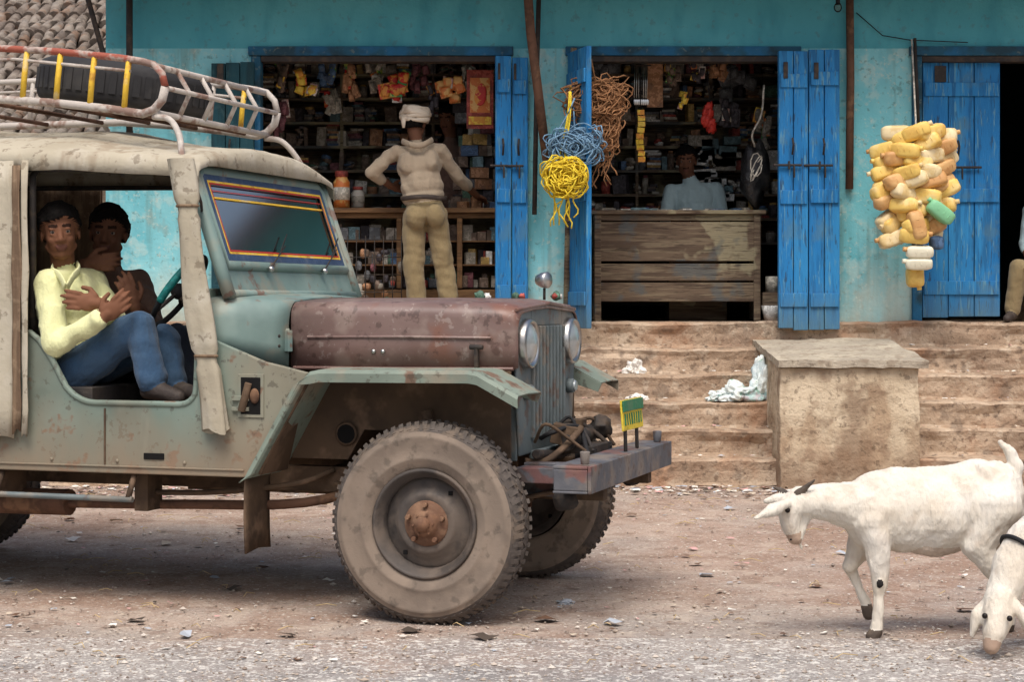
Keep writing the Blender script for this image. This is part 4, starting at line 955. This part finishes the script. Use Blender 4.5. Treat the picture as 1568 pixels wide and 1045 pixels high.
# roof rack
b=B()
def rz(a,z): return z+.13*min(.75,max(0,-a-1.16))
AF=-1.19; LR=.53
for sd in(-1,1):
    l=sd*LR; zt_,zb_=2.20,1.985
    pts=[(a,l,rz(a,zt_)) for a in(-3.2,-2.6,-2.0,-1.7,-1.4)]
    for k in range(0,7):
        t=math.pi*k/6; pts.append((AF-.105+.105*math.sin(t),l*(1+.0*t),(zt_+zb_)/2+.1075*math.cos(t)+.012))
    low=[(a,l,rz(a,zb_)) for a in(-1.45,-1.7,-2.0,-2.6,-3.2)]
    b.tube(pts[:9],.015,redtube if sd<0 else white_tube,10); b.tube(pts[8:]+low,.018,white_tube,10)
    for i,a in enumerate([-1.37,-1.53,-1.69,-1.85,-2.01,-2.2,-2.5,-2.8,-3.1]):
        b.tube([(a-.01,l,rz(a,zb_)),(a,l,(rz(a,zb_)+rz(a,zt_))/2),(a+.015,l,rz(a,zt_))],.0125,yel_m if (sd<0 or i==0) else white_tube,8)
    b.tube([(a,l,rz(a,zt_-.05)) for a in(-3.2,-2.4,-1.9,-1.35)],.007,white_tube,6)
    b.tube(sp([(-1.25,sd*.52,1.985),(-1.17,sd*.53,1.97),(-1.11,sd*.56,1.90),(-1.07,sd*.61,1.80)]),.013,white_tube,8)
    for a in(-2.1,-3.0): b.tube([(a,l,rz(a,zb_)),(a,sd*.66,1.95),(a,sd*.715,1.84)],.013,white_tube,8)
for a,z,r,m in((AF-.06,2.195,.013,white_tube),(AF,2.10,.011,white_tube),(AF-.05,2.0,.014,white_tube),(-3.2,2.07,.014,white_tube)): b.cyl((a,-LR,z),(a,LR,z),r,r,m)
for l in(-.32,-.11,.11,.32): b.tube([(AF-.06,l,2.195),(AF,l,2.10),(AF-.05,l,2.0)],.011,white_tube,8)
for a in(-1.35,-1.6,-1.85,-2.1,-2.4,-2.8): b.cyl((a,-LR,rz(a,1.985)),(a,LR,rz(a,1.985)),.010,.010,rust_m)
b.fin('roof_rack',jeep)
tyre(jeep,(-1.68,.0,2.17),(0.13,0,1),dusty=False,rim=False,name='spare_tyre')
# ================================================================ PEOPLE
def shirtmat(n,c,d,sc=5,f=.35): return mat(n,c,[(d,sc,.42,.66,f)],rough=.95,bump=(13,.55,.03),spec=.08,bst=(1.2,1.2,.6),sheen=.15)
sk1=skin_mat('skin_brown',(120,82,62),(106,72,55)); sk2=skin_mat('skin_dark_brown',(108,74,57),(94,64,49))
jeans=shirtmat('blue_jeans',(54,80,108),(74,98,122),6,.5); yshirt=shirtmat('pale_yellow_shirt',(218,219,168),(204,206,150))
brownj=shirtmat('brown_jacket',(112,88,76),(92,72,62)); dpants=shirtmat('dark_trousers',(60,66,80),(48,52,64))
khaki=shirtmat('khaki_trousers',(140,124,92),(122,106,76),5,.4); tans=shirtmat('tan_shirt',(164,149,129),(146,130,111),5,.4); lshirt=shirtmat('light_blue_shirt',(158,180,184),(140,162,168))
mk=lambda sk,sh,pa: dict(skin=sk,shirt=sh,pants=pa,hair=hair_m,brow=brow_m,lip=lip_m,shoe=shoe_m)
j1=dict(pel=W(112,560,7.66),neck=W(97,412,7.62),head=W(92,357,7.58),hf=(.26,-1,-.08),hu=(-.08,0,1),
  sR=W(76,434,7.50),sL=W(140,430,7.74),
  eR=W(84,528,7.42),wR=W(158,487,7.34),hR=(.75,-.1,.62),nR=(.0,1,.2),tR=-1,cR=.55,
  eL=W(182,500,7.62),wL=W(152,466,7.38),hL=(-.9,-.2,.15),nL=(0,1,-.1),tL=1,cL=.35,
  hipR=W(112,572,7.56),hipL=W(138,565,7.78),knR=W(214,500,7.46),knL=W(250,520,7.66),anR=W(234,588,7.42),anL=W(266,588,7.6),toeR=W(274,609,7.36),toeL=W(302,604,7.5))
p,H,Rt=human('man_in_yellow_shirt',j1,mk(sk1,yshirt,jeans),hs=1.0,forearm='shirt',voxel=.0048,loose=1.06,moust=False,fold=.011,smooth=4)
b=B()
b.tube(sp([W(82,408,7.62),W(80,416,7.52),W(92,424,7.44),W(100,440,7.40)]),.015,yshirt,8,flat=(1.4,.4)); b.tube(sp([W(118,406,7.64),W(121,414,7.54),W(112,424,7.44),W(103,440,7.40)]),.015,yshirt,8,flat=(1.4,.4)); b.fin('collar',p)
j2=dict(pel=W(180,545,8.02),neck=W(168,414,7.98),head=W(166,359,7.93),hf=(.05,-1,-.06),hu=(.05,0,1),
  sR=W(132,438,7.92),sL=W(212,432,8.02),
  eR=W(122,470,7.72),wR=W(134,404,7.74),hR=(.75,-.25,.05),nR=(.1,.9,0),tR=-1,cR=.55,
  eL=W(236,500,7.88),wL=W(206,468,7.66),hL=(-.25,-.3,.8),nL=(-.4,.8,.1),tL=1,cL=.5,
  hipR=W(165,552,7.95),hipL=W(205,552,8.08),knR=W(240,515,7.86),knL=W(270,520,8.0),anR=W(260,590,7.82),anL=W(285,590,7.95),toeR=W(296,606,7.78),toeL=W(315,606,7.9))
human('man_smoking',j2,mk(sk2,brownj,dpants),hs=1.0,voxel=.0048,moust=False,fold=.010,smooth=4)
# standing man seen from behind, right hand reaching onto the counter
D=13.5
j3=dict(pel=W(650,322,D-.02),neck=W(638,216,D),head=W(636,190,D+.03),hf=(.35,1,-.10),
  sL=W(604,234,D),sR=W(674,230,D+.02),
  eL=W(570,264,D-.02),wL=W(600,286,D+.13),hL=(.7,.5,-.1),nL=(.3,-1,0),tL=1,cL=.4,
  eR=W(702,272,D+.12),wR=W(730,300,D+.34),hR=(.35,.8,-.2),nR=(0,0,-1),tR=1,cR=.35,
  hipL=W(634,332,D),hipR=W(668,332,D),knL=W(634,412,D-.02),knR=W(680,410,D+.02),anL=W(640,480,D-.02),anR=W(690,480,D+.02),toeL=W(634,492,D+.16),toeR=W(696,492,D+.18))
p,H,Rt=human('man_in_turban',j3,mk(sk2,tans,khaki),s=.95,hs=1.0,forearm='half',voxel=.007,face=False,moust=False,fold=.011,loose=1.08,smooth=4,baggy=True,nape=-.10)
turb=mat('white_turban',(212,200,182),[((176,156,134),9,.45,.6,.9)],rough=.92,bump=(60,.4,.008))
b=B()
b.ball(H(-.01,0,.068),(.112,.105,.060),turb,nz=.2,seg=20)
for i in range(8):
    tl=rr(-1.1,1.1); zc=.036+.011*i; rad=.112-.0014*(i-3)**2
    b.tube([H(rad*math.cos(t)-.010, rad*.92*math.sin(t), zc+tl*.040*math.sin(t+i)) for t in [2*math.pi*k/22 for k in range(22)]],[.014+.004*math.sin(k*.8+i) for k in range(22)],turb,8,closed=True,flat=(1.3,.9))
b.tube([H(-.11,.04,.04),H(-.122,.045,.0),H(-.125,.04,-.05)],[.016,.013,.007],turb,8,flat=(.5,1.4)); b.fin('turban',p)
b=B(); b.tube(sp([W(616,216,13.46),W(628,221,13.39),W(640,223,13.37),W(652,220,13.39),W(662,214,13.46)]),.017,tans,8,flat=(1.3,.6)); b.fin('shirt_collar',p)
b=B(); q=Vector(j3['pel'])+Vector((-.005,-.005,.088)); b.tube([q+Vector((.168*math.cos(t),.135*math.sin(t),.005*math.sin(3*t))) for t in [2*math.pi*k/30 for k in range(30)]],.013,shoe_m,6,closed=True,flat=(1.3,.4)); b.fin('belt',p)
D=14.30
j4=dict(pel=W(1066,350,D),neck=W(1055,272,D),head=W(1051,248,D-.02),hf=(-.15,-1,-.15),
  sR=W(1028,294,D),sL=W(1096,290,D+.02),eR=W(1020,335,D-.1),wR=W(1050,336,D-.28),eL=W(1108,336,D-.1),wL=W(1080,338,D-.28),hR=(.6,-.6,0),nR=(0,0,-1),tR=1,hL=(-.6,-.6,0),nL=(0,0,-1),tL=-1,
  hipR=W(1050,360,D),hipL=W(1085,360,D),knR=W(1045,360,D+.28),knL=W(1090,360,D+.28),anR=W(1045,440,D+.26),anL=W(1090,440,D+.26),toeR=W(1043,450,D+.36),toeL=W(1092,450,D+.36))
human('shopkeeper',j4,mk(sk2,lshirt,dpants),voxel=.008,hs=1.0,loose=1.1)
b=B(); q=j4['pel']; b.box((q.x,q.y+.05,FL+.27),(.45,.4,.54),wood_m); b.fin('stool',bevel=.01)
D=14.40
j5=dict(pel=W(700,330,D),neck=W(690,212,D),head=W(688,186,D),hf=(-.5,-1,-.1),
  sR=W(654,232,D),sL=W(722,232,D),eR=W(646,282,D-.05),wR=W(660,310,D-.2),eL=W(732,280,D-.05),wL=W(722,312,D-.15),hR=(.3,-.8,0),nR=(0,0,-1),tR=1,hL=(-.3,-.8,0),nL=(0,0,-1),tL=-1,
  hipR=W(682,340,D),hipL=W(716,340,D),knR=W(682,405,D),knL=W(716,405,D),anR=W(682,458,D),anL=W(716,458,D),toeR=W(680,472,D-.15),toeL=W(718,472,D-.15))
human('grocer',j5,mk(sk2,brownj,dpants),voxel=.009,hs=1.0)
D=13.72
j6=dict(pel=W(1610,425,D+.1),neck=W(1608,300,D),head=W(1606,272,D-.02),hf=(-.6,-1,0),
  sR=W(1578,322,D),sL=W(1644,322,D+.06),eR=W(1570,375,D-.1),wR=W(1578,408,D-.3),eL=W(1645,375,D-.1),wL=W(1622,408,D-.3),hR=(.2,-.9,-.2),nR=(0,0,-1),tR=1,hL=(-.2,-.9,-.2),nL=(0,0,-1),tL=-1,
  hipR=W(1592,432,D+.05),hipL=W(1628,432,D+.05),knR=W(1560,410,D-.28),knL=W(1620,412,D-.32),anR=W(1550,478,D-.24),anL=W(1618,478,D-.26),toeR=W(1542,488,D-.36),toeL=W(1614,488,D-.38))
human('man_sitting',j6,mk(sk2,lshirt,khaki),voxel=.009)
b=B(); q=j6['pel']; b.box((q.x,q.y+.02,FL+.09),(.5,.35,.18),wood_m); b.fin('low_stool',bevel=.01)

# ================================================================ GOATS
goat_m=mat('white_goat_hair',(218,211,198),[((202,188,168),5,.45,.64,.6),((182,162,142),7,.57,.70,.5),((232,228,220),3,.5,.64,.6)],rough=.9,bump=(70,.6,.014),bst=(1,1,.3),spec=.1)
hoof_m=mat('hoof',(78,68,60),[((116,102,88),20,.45,.6,.8)],rough=.7); horn_m=mat('horn',(66,58,52),[((100,88,76),20,.45,.6,.8)],rough=.6)
pink_m=mat('goat_muzzle',(184,160,140),[((144,120,104),20,.45,.62,.8)],rough=.7); black_m=mat('black_patch',(34,30,30),rough=.8); belly_m=mat('goat_belly',(198,182,166),[((160,142,126),9,.5,.66,.8)],rough=.9,bump=(70,.5,.012))
gmm=dict(w=goat_m,hoof=hoof_m,horn=horn_m,muz=pink_m,blk=black_m,belly=belly_m)
def gpost(P,Nn,rg):
    for i,r in enumerate(rg):
        if r in('w','belly'):
            v=Vector(P[i]); P[i]+=Nn[i]*(.006*noise.noise(v*16)+.003*noise.noise(Vector((v.x*90,v.y*90,v.z*26))))
    return P
def goat1():
    par=empty('goat'); o=Org(); d=6.72
    E=lambda px,py,r,reg='w',dd=0: o.ell(W(px,py,d+dd),r,reg)
    E(1345,784,(.135,.105,.152)); E(1385,784,(.16,.12,.150)); E(1435,784,(.16,.13,.148)); E(1480,772,(.14,.12,.146)); E(1520,760,(.115,.105,.130))
    o.chain([W(1336,746,d),W(1370,738,d),W(1430,736,d),W(1500,726,d),W(1545,740,d)],[.052,.052,.05,.055,.05],'w')
    o.bone(W(1505,722,d-.05),W(1530,740,d-.06),.03,.03,'w')
    E(1430,830,(.13,.07,.055),'belly'); E(1492,838,(.045,.055,.045),'belly')
    o.chain([W(1335,780,d),W(1300,774,d-.02),W(1262,769,d-.04),W(1232,770,d-.05)],[.115,.086,.068,.054],'w')
    o.chain([W(1226,768,d-.05),W(1209,780,d-.06),W(1213,808,d-.06)],[.055,.051,.037],'w'); o.bone(W(1213,808,d-.06),W(1217,824,d-.06),.035,.027,'muz')
    o.chain([W(1232,785,d-.05),W(1226,802,d-.05),W(1222,822,d-.06)],[.034,.026,.020],'w')
    for dd,pts in((-.10,[(1205,772),(1182,782),(1156,794)]),(.03,[(1210,765),(1190,764),(1172,768)])):
        o.chain([W(pts[0][0],pts[0][1],d-.06+dd*.5),W(pts[1][0],pts[1][1],d-.06+dd),W(pts[2][0],pts[2][1],d-.06+dd*1.2)],[.016,.024,.010],'w')
    o.chain([W(1208,760,d-.02),W(1196,751,d-.01),W(1184,747,d)],[.015,.011,.005],'horn')
    o.chain([W(1222,756,d-.08),W(1234,747,d-.09),W(1248,735,d-.10)],[.015,.011,.005],'horn')
    o.bone(W(1222,826,d-.06),W(1228,842,d-.06),.008,.004,'w')
    n=-.07
    o.chain([W(1332,798,d+n+.02),W(1345,840,d+n),W(1347,896,d+n)],[.074,.048,.027],'w'); o.bone(W(1347,896,d+n),W(1346,906,d+n),.028,.024,'w')
    o.chain([W(1346,906,d+n),W(1344,952,d+n),W(1342,965,d+n)],[.021,.018,.023],'w'); o.bone(W(1342,968,d+n),W(1336,976,d+n),.024,.026,'hoof'); o.ell(W(1347,893,d+n-.018),(.014,.016,.022),'blk')
    n=.07
    o.chain([W(1326,800,d+n),W(1314,846,d+n),W(1302,868,d+n-.01)],[.065,.042,.028],'w'); o.chain([W(1302,868,d+n),W(1318,908,d+n),W(1326,925,d+n)],[.025,.018,.020],'w'); o.bone(W(1327,930,d+n),W(1330,942,d+n),.022,.022,'hoof')
    for n,dx,low in((-.07,0,0),(.07,22,-8)):
        o.chain([W(1524+dx*.3,775,d+n*.8),W(1496+dx,835,d+n),W(1532+dx,892,d+n),W(1526+dx,948+low,d+n),W(1522+dx,964+low,d+n)],[.098,.058,.027,.018,.023],'w')
        o.bone(W(1522+dx,968+low,d+n),W(1516+dx,976+low,d+n),.024,.026,'hoof')
    o.chain([W(1548,742,d),W(1556,716,d),W(1548,694,d),W(1532,678,d)],[.03,.026,.022,.009],'w')
    o.fin('body',.006,gmm,par,smooth=3,post=gpost)
    b=B(); b.ball(W(1206,782,d-.113),.010,eye_d); b.ball(W(1211,827,d-.089),.004,eye_d); b.fin('eyes',par)
goat1()
def goat2():
    par=empty('goat'); o=Org(); d=6.42
    E=lambda px,py,r,reg='w',dd=0: o.ell(W(px,py,d+dd),r,reg)
    for i,(px,py,r) in enumerate(((1625,820,(.13,.10,.145)),(1665,818,(.15,.115,.14)),(1715,818,(.16,.125,.138)),(1765,810,(.14,.115,.135)),(1805,800,(.11,.10,.12)))): E(px,py,r)
    o.chain([W(1625,775,d),W(1720,772,d),W(1810,770,d)],[.05,.05,.05],'w')
    o.chain([W(1618,815,d),W(1580,835,d-.02),W(1553,868,d-.05),W(1536,910,d-.08)],[.115,.094,.076,.060],'w')
    o.chain([W(1532,918,d-.10),W(1528,945,d-.14),W(1522,972,d-.17)],[.058,.052,.040],'w'); o.bone(W(1522,972,d-.17),W(1518,990,d-.18),.036,.030,'muz')
    o.chain([W(1512,920,d-.08),W(1498,945,d-.10),W(1489,974,d-.11)],[.016,.026,.011],'w')
    o.chain([W(1556,925,d-.14),W(1572,950,d-.17),W(1580,976,d-.18)],[.016,.026,.011],'w')
    o.chain([W(1530,900,d-.06),W(1540,885,d-.02),W(1552,876,d+.02)],[.013,.010,.004],'horn')
    for n,x in((-.07,1610),(.07,1640)):
        o.chain([W(x+5,830,d+n),W(x,880,d+n),W(x,930,d+n),W(x,980,d+n)],[.07,.045,.026,.02],'w'); o.bone(W(x,984,d+n),W(x-6,992,d+n),.024,.025,'hoof')
    for n,x in((-.07,1800),(.07,1820)):
        o.chain([W(x,810,d+n),W(x-25,870,d+n),W(x+12,925,d+n),W(x+4,980,d+n)],[.095,.055,.026,.02],'w'); o.bone(W(x+4,984,d+n),W(x-4,992,d+n),.024,.025,'hoof')
    o.chain([W(1825,780,d),W(1842,770,d),W(1840,745,d)],[.03,.026,.012],'w')
    o.fin('body',.0065,gmm,par,smooth=3,post=gpost)
    b=B(); b.ball(W(1508,944,d-.177),.010,eye_d); b.ball(W(1546,948,d-.20),.010,eye_d)
    c=W(1568,850,d-.035); ax=(W(1580,835,d-.02)-W(1553,868,d-.05)).normalized(); u=ax.orthogonal().normalized(); v=ax.cross(u)
    b.tube([c+(u*math.cos(t)+v*math.sin(t))*.092 for t in [2*math.pi*k/30 for k in range(30)]],.008,blk_m,6,closed=True)
    b.fin('eyes_and_collar',par)
goat2()

# ================================================================ litter
lm=[mat('litter_%d'%i,c,rough=.8,bump=None) for i,c in enumerate(((222,218,210),(196,182,162),(126,104,88),(76,66,58),(206,160,156),(170,176,184),(230,226,214),(104,78,62)))]
b=B()
def scrap(x,y,z,s):
    m=random.choice(lm); th=R_()*6.3; c,q=math.cos(th),math.sin(th); w=s*rr(.25,1); 
    cos=[]
    for (u,v) in((-1,-1),(0,-1.2),(1,-1),(1,1),(0,1.1),(-1,1)):
        cos.append((x+(u*s*c-v*w*q),y+(u*s*q+v*w*c),z+.006+rr(0,s*.5)))
    b.raw(cos,((0,1,4,5),(1,2,3,4)),m,False)
for i in range(1700): scrap(rr(-5,6),12.10-abs(random.gauss(0,.34)),0,rr(.005,.028))
for i in range(1900): scrap(rr(-5,6),rr(6.2,12),0,rr(.003,.014))
for i in range(190): scrap(rr(-5,6),rr(6.2,12),0,rr(.016,.040))
for i in range(320):
    k=random.randrange(5); scrap(rr(.4,4.5),12.2+.23*k+rr(.03,.16),.18*(k+1)+.008,rr(.006,.022))
b.fin('litter')
peb=mat('pebbles',(170,156,142),[((216,208,198),4,.45,.58,.9),((110,96,86),7,.5,.62,.9)],rough=.95,bump=None)
OCT=[Vector(v) for v in((1,0,0),(-1,0,0),(0,1,0),(0,-1,0),(0,0,1),(0,0,-1))]; OF=((0,2,4),(2,1,4),(1,3,4),(3,0,4),(2,0,5),(1,2,5),(3,1,5),(0,3,5))
b=B()
for i in range(8500):
    x=rr(-3.5,4.5); y=5.3+abs(random.gauss(0,1))*1.1 if i%4 else rr(5.4,12.1); s=rr(.0025,.007) if R_()<.95 else rr(.007,.014)
    sx,sy,sz=s*rr(.7,1.4),s*rr(.7,1.4),s*.7; c=Vector((x,y,.005+s*.25))
    b.raw([c+Vector((v.x*sx,v.y*sy,v.z*sz)) for v in OCT],OF,peb,False)
b.fin('pebbles')
straw=mat('straw',(196,172,130),rough=.9,bump=None)
b=B()
for i in range(420):
    x=rr(-4,4.5); y=rr(6,12.1); th=R_()*6.3; L=rr(.03,.12); b.tube([(x,y,.010),(x+math.cos(th)*L/2,y+math.sin(th)*L/2,.014+rr(0,.01)),(x+math.cos(th+.3)*L,y+math.sin(th+.3)*L,.010)],.0018,straw,4)
b.fin('straw_bits')
plast=mat('white_plastic_bag',(220,228,224),[((60,150,100),7,.56,.60,1),((200,90,90),6,.62,.66,.9),((184,202,208),9,.45,.6,.8)],rough=.4,bump=(16,.6,.03),spec=.5)
def crumple(name,c,r,m,seed):
    bm=bmesh.new(); bmesh.ops.create_icosphere(bm,subdivisions=5,radius=1)
    for v in bm.verts:
        p=v.co.copy(); k=1+.6*noise.noise(p*1.6+Vector((seed,0,0)))-.5*abs(noise.noise(p*2.6+Vector((0,seed,0))))+.16*abs(noise.noise(p*6))
        v.co=Vector((p.x*r[0]*k,p.y*r[1]*k,max(-.0,p.z*k+.35)*r[2]))
    for f in bm.faces: f.smooth=True
    me=bpy.data.meshes.new(name); bm.to_mesh(me); bm.free(); me.materials.append(m)
    o=bpy.data.objects.new(name,me); o.location=c; bpy.context.collection.objects.link(o)
crumple('plastic_bag',(W(1134,0,12.6).x,12.70,.54),(.16,.09,.09),plast,1.3)
crumple('plastic_bag',(W(1172,0,12.6).x,12.72,.54),(.095,.08,.20),plast,4.3)
crumple('plastic_bag',(W(1100,0,12.6).x,12.72,.54),(.07,.06,.05),plast,9.1)
crumple('paper_scrap',(W(971,0,12.95).x,12.96,.72),(.07,.05,.075),lm[0],2.3)
crumple('paper_scrap',(W(975,0,12.75).x,12.72,.545),(.06,.05,.03),lm[0],7.3)
crumple('paper_scrap',(W(866,0,7.4).x,7.42,.0),(.035,.03,.012),lm[5],3.3)

# ================================================================ light, world, camera
el=math.radians(60); az=math.radians(-18)
w=bpy.data.worlds.new('World'); bpy.context.scene.world=w; w.use_nodes=True; nt=w.node_tree
sky=nt.nodes.new('ShaderNodeTexSky'); sky.sky_type='NISHITA'; sky.sun_disc=False; sky.sun_elevation=el; sky.sun_rotation=math.pi+az; sky.dust_density=6; sky.air_density=1; sky.ozone_density=1
bg=nt.nodes['Background']; bg.inputs[1].default_value=.15; nt.links.new(sky.outputs[0],bg.inputs[0])
sd=bpy.data.lights.new('sun','SUN'); sd.energy=2.4; sd.angle=math.radians(26); sd.color=(1,.965,.92)
so=bpy.data.objects.new('sun',sd); so.rotation_euler=(math.pi/2-el,0,az); so.location=(0,-5,10); bpy.context.collection.objects.link(so)
cam=bpy.data.cameras.new('camera'); co=bpy.data.objects.new('camera',cam); bpy.context.collection.objects.link(co)
co.location=(0,0,1.225); co.rotation_euler=(math.pi/2,0,0); cam.lens=36*2800/1568; cam.sensor_width=36; cam.shift_y=-59.5/1568; cam.clip_end=500
sc=bpy.context.scene; sc.camera=co
sc.view_settings.view_transform='Standard'; sc.view_settings.look='None'; sc.view_settings.exposure=0
